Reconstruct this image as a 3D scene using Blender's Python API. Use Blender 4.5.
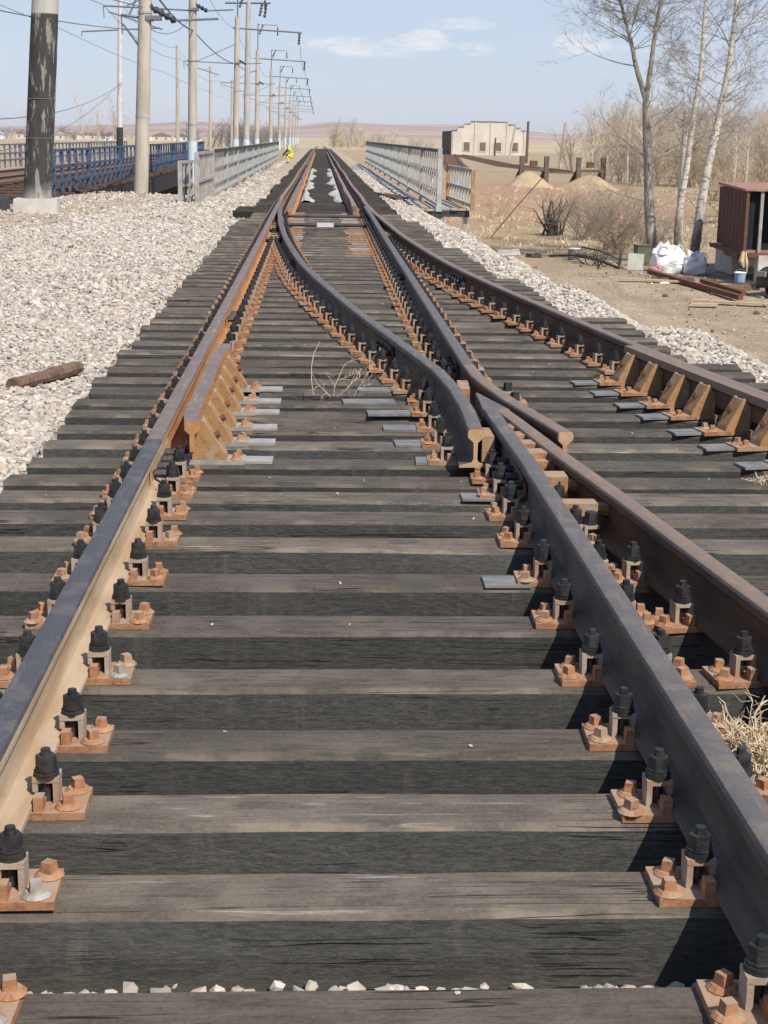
import bpy, math, random
import numpy as np
from mathutils import Vector, Matrix

for o in list(bpy.data.objects): bpy.data.objects.remove(o)
S = bpy.context.scene
COL = S.collection
RND = random.Random(7)
PI = math.pi

# ------------------------------------------------------------------ camera
CZ = 1.5                                        # eye 1.5 m above the sleeper tops
cd = bpy.data.cameras.new('camera'); cam = bpy.data.objects.new('camera', cd); COL.objects.link(cam)
cd.sensor_fit = 'VERTICAL'; cd.sensor_height = 24.0; cd.lens = 24.0*1540/1024
cd.clip_start = 0.05; cd.clip_end = 20000
fw = Vector((0.04403286, 0.97076758, -0.2359479)); rt = Vector((0.99901757, -0.04160432, 0.01526383)); up = Vector((-0.00500118, 0.23638821, 0.97164582))
cam.matrix_world = Matrix(((rt.x, up.x, -fw.x, 0), (rt.y, up.y, -fw.y, 0), (rt.z, up.z, -fw.z, CZ), (0, 0, 0, 1)))
S.camera = cam

# ------------------------------------------------------------------ light
SUN_EL, SUN_AZ = math.radians(50), math.radians(147)     # azimuth clockwise from +Y (along the track)
sd = Vector((math.sin(SUN_AZ)*math.cos(SUN_EL), math.cos(SUN_AZ)*math.cos(SUN_EL), math.sin(SUN_EL)))
sl = bpy.data.lights.new('sun', 'SUN'); sun = bpy.data.objects.new('sun', sl); COL.objects.link(sun)
sl.energy = 4.7; sl.angle = math.radians(0.5); sl.color = (1, 0.94, 0.84)
sun.rotation_euler = sd.to_track_quat('Z', 'Y').to_euler(); sun.location = (20, -40, 60)
S.view_settings.view_transform = 'Standard'; S.view_settings.look = 'None'
S.view_settings.gamma = 1; S.view_settings.exposure = 0.12; S.view_settings.use_curve_mapping = False
S.cycles.max_bounces = 5; S.cycles.diffuse_bounces = 3; S.cycles.volume_bounces = 0

HAZE = 0.000045                                  # spring haze, per metre
W = bpy.data.worlds.new('World'); S.world = W; W.use_nodes = True

class NT:
    """small node-tree helper"""
    def __init__(s, nt): s.nt = nt; s.N = nt.nodes; s.L = nt.links; nt.nodes.clear()
    def n(s, typ, **kw):
        nd = s.N.new(typ)
        for k, v in kw.items():
            if k in nd.inputs.keys(): s.set(nd.inputs[k], v)
            else: setattr(nd, k, v)
        return nd
    def set(s, sock, v):
        if isinstance(v, bpy.types.NodeSocket): s.L.new(v, sock)
        elif isinstance(v, bpy.types.Node): s.L.new(v.outputs[0], sock)
        else:
            if isinstance(v, tuple) and len(v) == 3 and sock.type == 'RGBA': v = (*v, 1)
            sock.default_value = v
    def math(s, op, a, b=0.0, c=None):
        nd = s.N.new('ShaderNodeMath'); nd.operation = op
        s.set(nd.inputs[0], a); s.set(nd.inputs[1], b)
        if c is not None: s.set(nd.inputs[2], c)
        return nd.outputs[0]
    def mix(s, f, a, b):
        nd = s.N.new('ShaderNodeMix'); nd.data_type = 'RGBA'
        s.set(nd.inputs[0], f); s.set(nd.inputs[6], a); s.set(nd.inputs[7], b)
        return nd.outputs[2]
    def step(s, v, lo, hi, a=0.0, b=1.0):
        nd = s.N.new('ShaderNodeMapRange'); nd.interpolation_type = 'SMOOTHSTEP'
        s.set(nd.inputs[0], v)
        for i, q in zip((1, 2, 3, 4), (lo, hi, a, b)): nd.inputs[i].default_value = q
        return nd.outputs[0]
    def noise(s, vec, scale, detail=4, rough=0.55, dist=0.0):
        nd = s.N.new('ShaderNodeTexNoise'); s.set(nd.inputs['Vector'], vec)
        nd.inputs['Scale'].default_value = scale; nd.inputs['Detail'].default_value = detail
        nd.inputs['Roughness'].default_value = rough; nd.inputs['Distortion'].default_value = dist
        return nd.outputs[0]
    def vscale(s, vec, x, y, z, off=None):
        nd = s.N.new('ShaderNodeMapping'); s.set(nd.inputs[0], vec); nd.inputs['Scale'].default_value = (x, y, z)
        if off is not None: s.set(nd.inputs['Location'], off)
        return nd.outputs[0]

# sky: Nishita plus a few thin fair-weather clouds low over the plain
w = NT(W.node_tree)
sky = w.n('ShaderNodeTexSky', sky_type='NISHITA', sun_disc=False, sun_elevation=SUN_EL, sun_rotation=SUN_AZ, altitude=300.0, air_density=1.0, dust_density=0.5, ozone_density=1.5)
tc = w.n('ShaderNodeTexCoord'); sp = w.n('ShaderNodeSeparateXYZ'); w.L.new(tc.outputs['Generated'], sp.inputs[0])
yy = w.math('MAXIMUM', sp.outputs[1], 0.05)
cu, cv = w.math('DIVIDE', sp.outputs[0], yy), w.math('DIVIDE', sp.outputs[2], yy)
cmb = w.n('ShaderNodeCombineXYZ'); w.L.new(cu, cmb.inputs[0]); w.L.new(cv, cmb.inputs[1])
cn = w.noise(w.vscale(cmb.outputs[0], 38, 110, 1), 1.0, 7, 0.68)
mask = None
for (u0, v0, ru, rv, k) in ((0.028, 0.055, 0.055, 0.0085, .9), (0.066, 0.059, 0.022, 0.009, 1.0), (0.10, 0.056, 0.018, 0.007, .8), (0.088, 0.07, 0.03, 0.006, .75),
                            (0.165, 0.058, 0.022, 0.010, 1.0), (0.20, 0.055, 0.03, 0.006, .6), (-0.21, 0.05, 0.05, 0.006, .5), (0.3, 0.075, 0.05, 0.009, .7), (-0.4, 0.11, 0.06, 0.02, .8), (0.55, 0.13, 0.09, 0.02, .8)):
    a = w.math('POWER', w.math('DIVIDE', w.math('SUBTRACT', cu, u0), ru), 2.0)
    b = w.math('POWER', w.math('DIVIDE', w.math('SUBTRACT', cv, v0), rv), 2.0)
    m = w.math('MULTIPLY', w.step(w.math('ADD', a, b), 0.0, 1.6, 1.0, 0.0), k)
    mask = m if mask is None else w.math('MAXIMUM', mask, m)
cl = w.step(w.math('ADD', cn, w.math('MULTIPLY', mask, 0.50)), 0.74, 1.12)
cl = w.math('MULTIPLY', cl, w.step(sp.outputs[1], 0.05, 0.15))
veil = w.math('MULTIPLY', w.step(w.noise(w.vscale(tc.outputs['Generated'], 2, 2, 9), 1.5, 4), 0.45, 0.75), 0.16)
cl = w.math('MAXIMUM', w.math('MULTIPLY', cl, 0.85), veil)
SKYS = 0.10
elv = w.step(sp.outputs[2], -0.02, 0.55)
clear = w.mix(elv, (5.45, 6.2, 8.2), (2.5, 3.55, 6.0))                 # pale spring-haze blue, deeper overhead
skc = w.mix(0.68, sky.outputs[0], clear)
skc = w.mix(cl, skc, (8.0, 8.1, 8.5))
bg = w.n('ShaderNodeBackground', Strength=SKYS); w.L.new(skc, bg.inputs[0])
wo = w.n('ShaderNodeOutputWorld'); w.L.new(bg.outputs[0], wo.inputs[0])

# ------------------------------------------------------------------ materials
def mat(name, rough=0.85, spec=0.3):
    m = bpy.data.materials.new(name); m.use_nodes = True
    t = NT(m.node_tree); t.bsdf = t.n('ShaderNodeBsdfPrincipled'); t.bsdf.inputs['Roughness'].default_value = rough
    t.bsdf.inputs['Specular IOR Level'].default_value = spec
    out = t.n('ShaderNodeOutputMaterial'); t.L.new(t.bsdf.outputs[0], out.inputs[0])
    t.tc = t.n('ShaderNodeTexCoord'); t.obj = t.tc.outputs['Object']
    t.geo = t.n('ShaderNodeNewGeometry'); t.oi = t.n('ShaderNodeObjectInfo')
    t.m = m
    return t
def color(t, c): t.set(t.bsdf.inputs['Base Color'], c)
def bump(t, h, strength=0.4, dist=0.01):
    b = t.n('ShaderNodeBump'); b.inputs['Strength'].default_value = strength; b.inputs['Distance'].default_value = dist
    t.L.new(h, b.inputs['Height']); t.L.new(b.outputs[0], t.bsdf.inputs['Normal'])
def up_mask(t, lo=0.55, hi=0.85):
    s = t.n('ShaderNodeSeparateXYZ'); t.L.new(t.geo.outputs['True Normal'], s.inputs[0]); return t.step(s.outputs[2], lo, hi)
def rvec(t, k=37.0):
    """object coordinates shifted by a per-object random amount"""
    v = t.n('ShaderNodeVectorMath', operation='ADD'); t.L.new(t.obj, v.inputs[0])
    t.set(v.inputs[1], t.math('MULTIPLY', t.oi.outputs['Random'], k)); return v.outputs[0]
def simple(name, c1, c2, scale=6, rough=0.85, bs=0.3, detail=5, stretch=(1, 1, 1), dist=0.01, spec=0.3, lo=.35, hi=.65):
    t = mat(name, rough, spec); v = t.vscale(rvec(t), *stretch)
    n = t.noise(v, scale, detail); color(t, t.mix(t.step(n, lo, hi), c1, c2))
    if bs: bump(t, t.noise(v, scale*5, 4), bs, dist)
    return t.m

M = {}
def m_sleeper(k=1.0, nm='creosoted_timber'):
    t = mat(nm, 0.8, 0.25); v = rvec(t)
    grain = t.noise(t.vscale(v, 2.2, 17, 17), 2.6, 7, .7, .5); speck = t.noise(v, 85, 4, .75)
    fine = t.noise(t.vscale(v, 9, 38, 38), 3.0, 5, .75, .3)
    blotch = t.noise(v, 5.5, 5, .6); big = t.noise(v, 1.6, 3, .5)
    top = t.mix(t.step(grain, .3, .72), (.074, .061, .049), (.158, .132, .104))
    top = t.mix(t.step(blotch, .42, .72), top, (.165, .138, .108))
    top = t.mix(t.math('MULTIPLY', t.step(big, .52, .7), .6), top, (.062, .055, .048))
    pale = t.math('MULTIPLY', t.step(t.noise(t.vscale(v, .9, 16, 16), 3.3, 5, .6, .6), .60, .70), t.step(t.oi.outputs['Random'], .35, .7))
    top = t.mix(t.math('MULTIPLY', pale, .45), top, (.46, .43, .40))
    top = t.mix(t.math('MULTIPLY', t.step(speck, .5, .75), .5), top, (.20, .165, .125)); top = t.mix(t.math('MULTIPLY', t.step(speck, .48, .3), .45), top, (.045, .04, .036))
    edge = t.n('ShaderNodeSeparateXYZ'); t.L.new(t.obj, edge.inputs[0]); lip = t.math('MULTIPLY', t.step(edge.outputs[1], -.055, -.10), t.step(blotch, .46, .62)); top = t.mix(t.math('MULTIPLY', lip, .6), top, (.25, .20, .15))
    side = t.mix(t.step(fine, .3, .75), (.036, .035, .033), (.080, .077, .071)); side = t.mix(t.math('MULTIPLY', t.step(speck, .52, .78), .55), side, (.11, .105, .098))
    runs = t.noise(t.vscale(v, 14, 1.2, 1.6), 1.4, 4, .6)
    side = t.mix(t.math('MULTIPLY', t.step(runs, .58, .74), .55), side, (.105, .092, .075))
    side = t.mix(t.math('MULTIPLY', t.step(blotch, .60, .78), .5), side, (.085, .084, .084))
    scuff = t.math('MULTIPLY', t.step(t.noise(t.vscale(v, 2.2, 9, 9), 4, 6, .7), .67, .73), .5)
    side = t.mix(scuff, side, (.20, .195, .19))
    base_ = t.math('MULTIPLY', t.step(t.math('ADD', edge.outputs[2], t.math('MULTIPLY', blotch, .05)), -.10, -.125), .35); side = t.mix(base_, side, (.085, .075, .060))
    crk = t.noise(t.vscale(v, .22, 9, 9), 2.6, 3, .5, .15); crack = t.math('MULTIPLY', t.step(t.math('ABSOLUTE', t.math('SUBTRACT', crk, .5)), .012, .003), t.step(t.noise(v, 2.6, 2), .50, .58))
    top = t.mix(t.math('MULTIPLY', crack, .9), top, (.018, .016, .014)); side = t.mix(t.math('MULTIPLY', crack, .8), side, (.012, .012, .012))
    frn = t.noise(t.vscale(v, 1.3, 12, 12), 2.0, 5, .62, .5); lines = t.math('MULTIPLY', t.step(t.math('ABSOLUTE', t.math('SUBTRACT', t.math('FRACT', t.math('MULTIPLY', frn, 9.0)), .5)), .12, .02), t.step(big, .46, .58)); side = t.mix(t.math('MULTIPLY', lines, .30), side, (.13, .125, .115))
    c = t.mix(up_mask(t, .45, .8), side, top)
    h = t.n('ShaderNodeHueSaturation'); t.L.new(c, h.inputs['Color']); t.set(h.inputs['Value'], t.math('MULTIPLY_ADD', t.oi.outputs['Random'], .45*k, .78*k))
    color(t, h.outputs[0])
    bump(t, t.math('SUBTRACT', t.math('ADD', t.math('ADD', t.math('MULTIPLY', grain, .7), t.math('MULTIPLY', fine, .5)), t.math('MULTIPLY', speck, .4)), crack), .9, .006)
    return t.m
M['sleeper'] = m_sleeper(); M['sleeper_fresh'] = m_sleeper(.36, 'freshly_tarred_timber')

def m_rail(key, name, top, topr, side, side2, dirt=.5, rough=.5):
    for part in ('body', 'head'):
      t = mat(name+'_'+part, rough, .4); v = t.obj
      n1 = t.noise(v, 9, 6, .65); n2 = t.noise(v, 130, 5, .75); n3 = t.noise(t.vscale(v, 1, .16, 1), 11, 5, .6); n4 = t.noise(t.vscale(v, 1, .1, 1), 34, 5, .65)
      if part == 'head':
        c = t.mix(t.math('MULTIPLY', t.step(n1, .48, .66), .35), top, topr); c = t.mix(t.math('MULTIPLY', t.step(n2, .54, .70), .75), c, topr); c = t.mix(t.math('MULTIPLY', t.step(n4, .54, .7), .55), c, topr)
        t.bsdf.inputs['Roughness'].default_value = rough+.05
      else:
        c = t.mix(t.step(n3, .35, .65), side, side2); c = t.mix(t.math('MULTIPLY', t.step(n2, .5, .8), .5), c, side); c = t.mix(t.math('MULTIPLY', t.step(n4, .58, .75), .5), c, side2)
        t.bsdf.inputs['Roughness'].default_value = .82
      color(t, c); bump(t, t.math('ADD', n2, t.math('MULTIPLY', n1, .6)), .55, .004); M[key+('_top' if part == 'head' else '')] = t.m
m_rail('rail_tan', 'dusty_new_rail', (.068, .068, .074), (.20, .165, .14), (.47, .36, .25), (.36, .24, .14))
m_rail('rail_dark', 'mill_scale_rail', (.115, .104, .098), (.27, .205, .15), (.085, .066, .052), (.15, .112, .082))
m_rail('rail_brown', 'brown_rail', (.20, .145, .11), (.35, .215, .13), (.080, .046, .030), (.15, .08, .045))
m_rail('rail_rust', 'rusted_rail', (.165, .135, .125), (.40, .235, .14), (.50, .24, .10), (.36, .17, .075))
m_rail('rail_old', 'old_rusted_rail', (.23, .17, .135), (.33, .24, .18), (.25, .16, .11), (.17, .10, .07))
def m_rust(name, a, b, c, d=None):
    t = mat(name, .85, .25); v = rvec(t); n = t.noise(v, 22, 6, .65); n2 = t.noise(v, 7, 4)
    col = t.mix(t.step(n, .35, .65), a, b); col = t.mix(t.math('MULTIPLY', t.step(n2, .5, .68), .8), col, c)
    if d: col = t.mix(t.math('MULTIPLY', t.step(t.noise(v, 34, 5, .7), .54, .68), .75), col, d)
    if d: col = t.mix(t.math('MULTIPLY', up_mask(t, .7, .95), t.step(t.noise(v, 15, 4), .38, .58, .2, .75)), col, (.36, .275, .215))
    color(t, col)
    bump(t, t.noise(v, 120, 4), .6, .003); return t.m
M['rust'] = m_rust('orange_rust', (.30, .135, .065), (.43, .22, .115), (.38, .28, .20), (.13, .07, .045))
M['rust_pale'] = m_rust('pale_rust', (.52, .36, .22), (.48, .26, .12), (.50, .44, .36))
M['rust_bracket'] = m_rust('bracket_rust', (.41, .235, .105), (.33, .185, .085), (.40, .335, .255), (.20, .115, .06))
M['rust_dark'] = m_rust('dark_rust', (.13, .065, .045), (.19, .095, .06), (.09, .055, .045))
M['clip'] = m_rust('clip_steel', (.34, .27, .21), (.42, .34, .27), (.34, .20, .12))
M['black_oil'] = simple('oiled_black_steel', (.018, .018, .02), (.045, .043, .042), 30, .45, .2, spec=.5)
M['bright_steel'] = simple('dusty_steel', (.26, .235, .21), (.40, .35, .30), 30, .5, .2)
M['grey_plate'] = simple('grey_steel_plate', (.15, .15, .152), (.24, .23, .22), 9, .55, .2, stretch=(1, 3, 1), spec=.4)
M['plate_bright'] = simple('worn_plate_steel', (.30, .275, .25), (.40, .37, .34), 9, .5, .2, spec=.4)
M['concrete'] = simple('weathered_concrete', (.46, .43, .39), (.58, .55, .50), 3, .9, .4)
M['concrete_pole'] = simple('tan_concrete', (.42, .37, .30), (.54, .48, .40), 1.5, .9, .25, stretch=(3, 3, .6))
M['pole_grey'] = simple('grey_concrete', (.40, .38, .36), (.50, .48, .45), 2, .9, .2, stretch=(3, 3, .5))
M['paint_blue_pale'] = simple('pale_blue_paint', (.52, .66, .76), (.60, .66, .68), 3, .8, .1)
M['paint_white'] = simple('white_limewash', (.68, .66, .66), (.58, .55, .53), 3, .8, .1)
M['paint_blue'] = simple('blue_railing_paint', (.052, .086, .15), (.09, .135, .215), 4, .7, .1)
M['paint_violet'] = simple('faded_violet_paint', (.15, .145, .19), (.21, .205, .25), 4, .7, .1)
M['galv'] = simple('grey_green_steel', (.33, .345, .33), (.45, .455, .43), 5, .7, .1)
M['old_grey'] = simple('rusty_grey_steel', (.33, .29, .26), (.42, .40, .38), 5, .8, .1)
M['dark_steel'] = simple('dark_steel', (.035, .037, .042), (.06, .06, .065), 5, .6, .1)
M['wire'] = simple('wire_metal', (.16, .17, .19), (.20, .21, .23), 5, .6, 0)
M['insulator'] = simple('dark_glazed_insulator', (.05, .05, .065), (.09, .08, .09), 5, .35, 0)
M['deck_board'] = simple('weathered_deck_board', (.40, .37, .33), (.30, .27, .24), 6, .9, .3, stretch=(6, .5, 6))
M['ply'] = simple('tan_plywood', (.42, .28, .16), (.50, .36, .22), 4, .9, .2)
M['plank'] = simple('pale_new_plank', (.60, .47, .31), (.50, .37, .23), 4, .9, .2, stretch=(.6, 5, 5))
M['brown_wood'] = simple('brown_weathered_wood', (.13, .075, .055), (.22, .135, .095), 5, .9, .6, stretch=(.6, 5, 5))
M['post_dark'] = simple('grey_brown_old_timber', (.11, .088, .07), (.17, .135, .105), 4, .9, .3)
M['charcoal'] = simple('charred_wood', (.035, .032, .03), (.08, .07, .06), 9, .9, .3)
M['white_bag'] = simple('white_woven_plastic', (.86, .86, .86), (.80, .80, .81), 4, .6, .8, dist=.05)
M['green_panel'] = simple('grey_green_board', (.42, .45, .38), (.50, .52, .45), 4, .8, .1)
M['green_box'] = simple('dull_green_paint', (.10, .12, .075), (.15, .16, .10), 4, .8, .1)
M['pink'] = simple('pink_plastic', (.55, .16, .20), (.62, .30, .30), 4, .7, 0)
M['bucket'] = simple('blue_bucket_plastic', (.28, .42, .66), (.36, .50, .70), 4, .6, 0)
M['container'] = m_rust('red_brown_container', (.095, .046, .035), (.125, .062, .047), (.07, .036, .03))
M['container_roof'] = m_rust('rusted_roof_sheet', (.36, .20, .15), (.30, .155, .12), (.42, .30, .25))
M['dark_in'] = simple('dark_interior', (.012, .016, .018), (.02, .025, .027), 2, .9, 0)
M['wall_cream'] = simple('cream_plaster', (.55, .49, .42), (.65, .59, .515), .35, .9, .1)
M['wall_dark'] = simple('shaded_brick_wall', (.10, .07, .065), (.15, .11, .10), .7, .9, .1)  # dark brick, with the side wall's shade put into the colour
M['window_brown'] = simple('boarded_window', (.20, .14, .11), (.15, .11, .09), 1, .6, 0)
M['white_paint'] = simple('white_paint', (.78, .78, .77), (.72, .72, .71), 3, .7, 0)
M['sand'] = simple('heaped_sand', (.46, .345, .215), (.40, .295, .18), 1.2, .95, .4, dist=.05)
M['lime'] = simple('pale_lime_gravel', (.50, .49, .46), (.36, .36, .34), 9, .95, .5)
M['weed'] = simple('dry_pale_weed', (.74, .61, .43), (.60, .46, .29), 6, .9, 0)
M['twig'] = simple('bare_twig', (.21, .175, .14), (.29, .24, .19), 3, .9, 0)
M['twig_grey'] = simple('grey_twig', (.25, .225, .20), (.36, .325, .29), 3, .9, 0)
M['wood_mass'] = simple('bare_wood', (.44, .365, .27), (.55, .465, .36), .03, .95, 0)
M['wood_far'] = simple('distant_wood', (.20, .18, .165), (.27, .24, .21), .02, .95, 0)
M['bush'] = simple('dry_bush', (.30, .225, .15), (.40, .31, .21), 1, .9, 0)
M['car_paint'] = simple('dark_car_paint', (.012, .014, .018), (.016, .018, .022), 2, .25, 0, spec=.6)
M['glass'] = simple('dark_glass', (.02, .025, .03), (.02, .025, .03), 2, .1, 0, spec=.7)
M['tyre'] = simple('black_rubber', (.02, .02, .02), (.03, .03, .03), 9, .9, 0)
M['vest'] = simple('lime_yellow_vest', (.66, .72, .10), (.58, .65, .08), 9, .8, 0)
M['trouser'] = simple('yellow_trousers', (.75, .62, .06), (.68, .55, .05), 9, .8, 0)
M['dark_cloth'] = simple('dark_work_cloth', (.04, .035, .04), (.06, .05, .055), 9, .9, 0)
M['skin'] = simple('skin', (.46, .27, .19), (.50, .30, .21), 9, .6, 0)
M['helmet'] = simple('orange_helmet', (.62, .16, .06), (.55, .13, .05), 9, .4, 0)
M['roof_red'] = simple('brown_roof', (.24, .18, .16), (.20, .15, .135), 1, .9, 0)
M['roof_grey'] = simple('grey_roof', (.30, .31, .34), (.38, .39, .41), 1, .9, 0)

def m_birch():
    t = mat('birch_bark', .8, .25); v = t.obj; s = t.n('ShaderNodeSeparateXYZ'); t.L.new(v, s.inputs[0])
    n = t.noise(t.vscale(v, 1.5, 1.5, 5), 3.2, 5, .65); k = t.noise(t.vscale(v, 2, 2, .7), 5, 5, .7)
    white = t.mix(t.step(n, .52, .66), (.64, .58, .50), (.17, .15, .13))
    grey = t.mix(t.step(k, .36, .62), (.10, .088, .08), (.27, .24, .21))
    hmask = t.step(t.math('ADD', s.outputs[2], t.math('MULTIPLY', k, 1.6)), 1.6, 3.2)
    color(t, t.mix(hmask, grey, white)); bump(t, k, .6, .03); return t.m
def m_bark():
    t = mat('grey_bark', .9, .2); k = t.noise(t.vscale(t.obj, 3, 3, .8), 4, 5, .7)
    color(t, t.mix(t.step(k, .36, .64), (.19, .165, .14), (.44, .39, .335))); bump(t, k, .7, .03); return t.m
M['birch'], M['bark'] = m_birch(), m_bark()

def m_tarred():
    t = mat('peeling_tar_on_concrete', .8, .3); v = t.obj; s = t.n('ShaderNodeSeparateXYZ'); t.L.new(v, s.inputs[0])
    n = t.noise(t.vscale(v, 7, 7, 1.3), 1.5, 6, .65); n2 = t.noise(t.vscale(v, 9, 9, 2.0), 1.5, 4)
    con = t.mix(n2, (.40, .38, .345), (.55, .52, .47)); tar = t.mix(n2, (.03, .03, .03), (.085, .08, .075))
    worn = t.step(t.math('ADD', t.math('MULTIPLY', n, .75), t.math('MULTIPLY', n2, .25)), .535, .575)
    band = t.math('MULTIPLY', t.step(s.outputs[2], .0, .35, .35, 1), t.step(s.outputs[2], 3.30, 3.33, 1, 0))
    low = t.math('MULTIPLY', t.step(s.outputs[2], .9, .3), .0)
    grime = t.math('MULTIPLY', t.step(n, .40, .55), .55)
    body = t.mix(grime, con, (.16, .15, .135))
    color(t, t.mix(t.math('MULTIPLY', band, t.math('SUBTRACT', 1.0, t.math('MULTIPLY', worn, .8))), t.mix(band, con, body), tar)); bump(t, n, .3, .02); return t.m
M['tarred'] = m_tarred()

def m_gravel(name, scale, dark=1.0, base=False):
    t = mat(name, .95, .2)
    if base:
        vo = t.n('ShaderNodeTexVoronoi'); t.set(vo.inputs['Vector'], t.obj); vo.inputs['Scale'].default_value = scale
        r = t.math('FRACT', t.math('MULTIPLY', t.n('ShaderNodeSeparateColor', Color=vo.outputs['Color']).outputs[0], 7.31)); d = vo.outputs['Distance']
    else:
        r = t.geo.outputs['Random Per Island']; d = None
    cr = t.n('ShaderNodeValToRGB'); t.set(cr.inputs[0], r); e = cr.color_ramp; e.interpolation = 'CONSTANT'
    cols = [(.56, .49, .41), (.64, .57, .48), (.44, .39, .34), (.70, .64, .56), (.52, .43, .35), (.60, .535, .45), (.36, .325, .29), (.62, .54, .45), (.50, .465, .42), (.72, .66, .585), (.56, .43, .35), (.46, .425, .385)]
    while len(e.elements) < len(cols): e.elements.new(.5)
    for i, c in enumerate(cols): e.elements[i].position = i/len(cols); e.elements[i].color = (*[q*dark for q in c], 1)
    v = t.obj; c = t.mix(t.math('MULTIPLY', t.step(t.noise(v, 28, 4), .45, .75), .35), cr.outputs[0], (.36*dark, .32*dark, .28*dark))
    if base: c = t.mix(t.step(d, .35, .75), c, (.30*dark, .27*dark, .24*dark))
    patch = t.noise(v, .45, 3)
    c = t.mix(t.math('MULTIPLY', t.step(patch, .5, .7), .25), c, (.47*dark, .38*dark, .30*dark))
    if base:
        q = t.n('ShaderNodeSeparateXYZ'); t.L.new(v, q.inputs[0]); e_ = t.math('ADD', t.math('MULTIPLY', q.outputs[0], -1.0), t.math('ADD', t.math('MULTIPLY', q.outputs[1], -.10), t.math('MULTIPLY', patch, 1.2)))
        earth = t.mix(t.step(t.noise(v, 5, 5), .35, .65), (.40, .30, .21), (.50, .395, .285))
        c = t.mix(t.math('MULTIPLY', t.math('MULTIPLY', t.step(t.math('ADD', t.math('MULTIPLY', q.outputs[0], -1.0), t.math('ADD', t.math('MULTIPLY', q.outputs[1], .10), patch)), 7.1, 7.7), t.step(q.outputs[1], 23, 27)), .8), c, earth)
    color(t, c); bump(t, t.math('SUBTRACT', 1.0, d) if base else t.noise(v, 90, 3), .9 if base else .3, .03 if base else .004); return t.m
M['stone'] = m_gravel('crushed_limestone', 10, .86)
M['ballast'] = m_gravel('ballast_bed', 19, .76, True)

def m_ground():
    t = mat('dry_earth', .95, .1); v = t.tc.outputs['Object']; s = t.n('ShaderNodeSeparateXYZ'); t.L.new(v, s.inputs[0]); X, Y, Z = s.outputs
    n1 = t.noise(v, .35, 6, .6); n2 = t.noise(v, 2.2, 5, .6); n3 = t.noise(t.vscale(v, .25, .9, 1), .5, 5, .6)
    dirt = t.mix(t.step(n1, .38, .64), (.37, .285, .195), (.47, .375, .265)); dirt = t.mix(t.math('MULTIPLY', t.step(n2, .52, .7), .45), dirt, (.27, .205, .15)); dirt = t.mix(t.math('MULTIPLY', t.step(t.noise(t.vscale(v, 1, .12, 1), 1.6, 5, .65, .6), .52, .66), .45), dirt, (.29, .22, .16))
    grass = t.mix(t.step(n2, .35, .65), (.34, .255, .155), (.46, .36, .225)); grass = t.mix(t.math('MULTIPLY', t.step(n1, .5, .7), .6), grass, (.27, .20, .14))
    clay = t.mix(t.step(n2, .4, .7), (.40, .255, .165), (.46, .33, .23))
    field = t.mix(t.step(t.noise(t.vscale(v, .002, .006, 1), 1.2, 4), .42, .6), (.50, .41, .26), (.42, .33, .235))
    gm = t.step(t.math('ADD', t.math('ADD', Y, t.math('MULTIPLY', X, -1.2)), t.math('MULTIPLY', n3, 20.0)), 48.0, 56.0)      # the road gives way to rough grass
    gm = t.math('MAXIMUM', t.math('MULTIPLY', gm, 1.0), t.step(X, 14, 20))
    c = t.mix(gm, dirt, grass)
    c = t.mix(t.math('MULTIPLY', t.step(t.math('ADD', Y, t.math('MULTIPLY', n1, 8.0)), 76, 82), t.step(t.math('ADD', X, t.math('MULTIPLY', n3, 8.0)), 21, 27, 1, 0)), c, clay)
    c = t.mix(t.math('MULTIPLY', t.step(Y, 112, 125), .7), c, dirt)
    c = t.mix(t.step(Y, 320, 480), c, field)
    soot = t.math('MULTIPLY', t.step(n2, .42, .62), t.math('MULTIPLY', t.step(t.math('ABSOLUTE', t.math('SUBTRACT', X, 12.0)), 3.4, 1.0), t.math('MULTIPLY', t.step(t.math('ABSOLUTE', t.math('SUBTRACT', Y, 47)), 6.5, 2.0), .75)))  # mottled darker ground around the sacks and container
    c = t.mix(soot, c, (.14, .115, .10))
    left = t.step(X, -7.3, -6.6, 1, 0)
    c = t.mix(t.math('MULTIPLY', left, t.step(Y, 60, 30)), c, t.mix(t.step(n2, .4, .6), (.40, .335, .27), (.28, .23, .19)))
    color(t, c); bump(t, t.math('ADD', n2, t.noise(v, 9, 4)), 1.0, .12); return t.m
M['ground'] = m_ground()
def m_hill():
    t = mat('far_hills', 1, 0); v = t.obj; n = t.noise(t.vscale(v, .0006, .004, .02), 1.3, 5, .6, .3); n2 = t.noise(t.vscale(v, .003, .01, .05), 1.0, 5, .7)
    c = t.mix(t.step(n, .38, .62), (.34, .25, .225), (.46, .365, .31)); c = t.mix(t.math('MULTIPLY', t.step(n2, .52, .68), .7), c, (.24, .20, .20)); color(t, c); return t.m
M['hill'] = m_hill()

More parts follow.
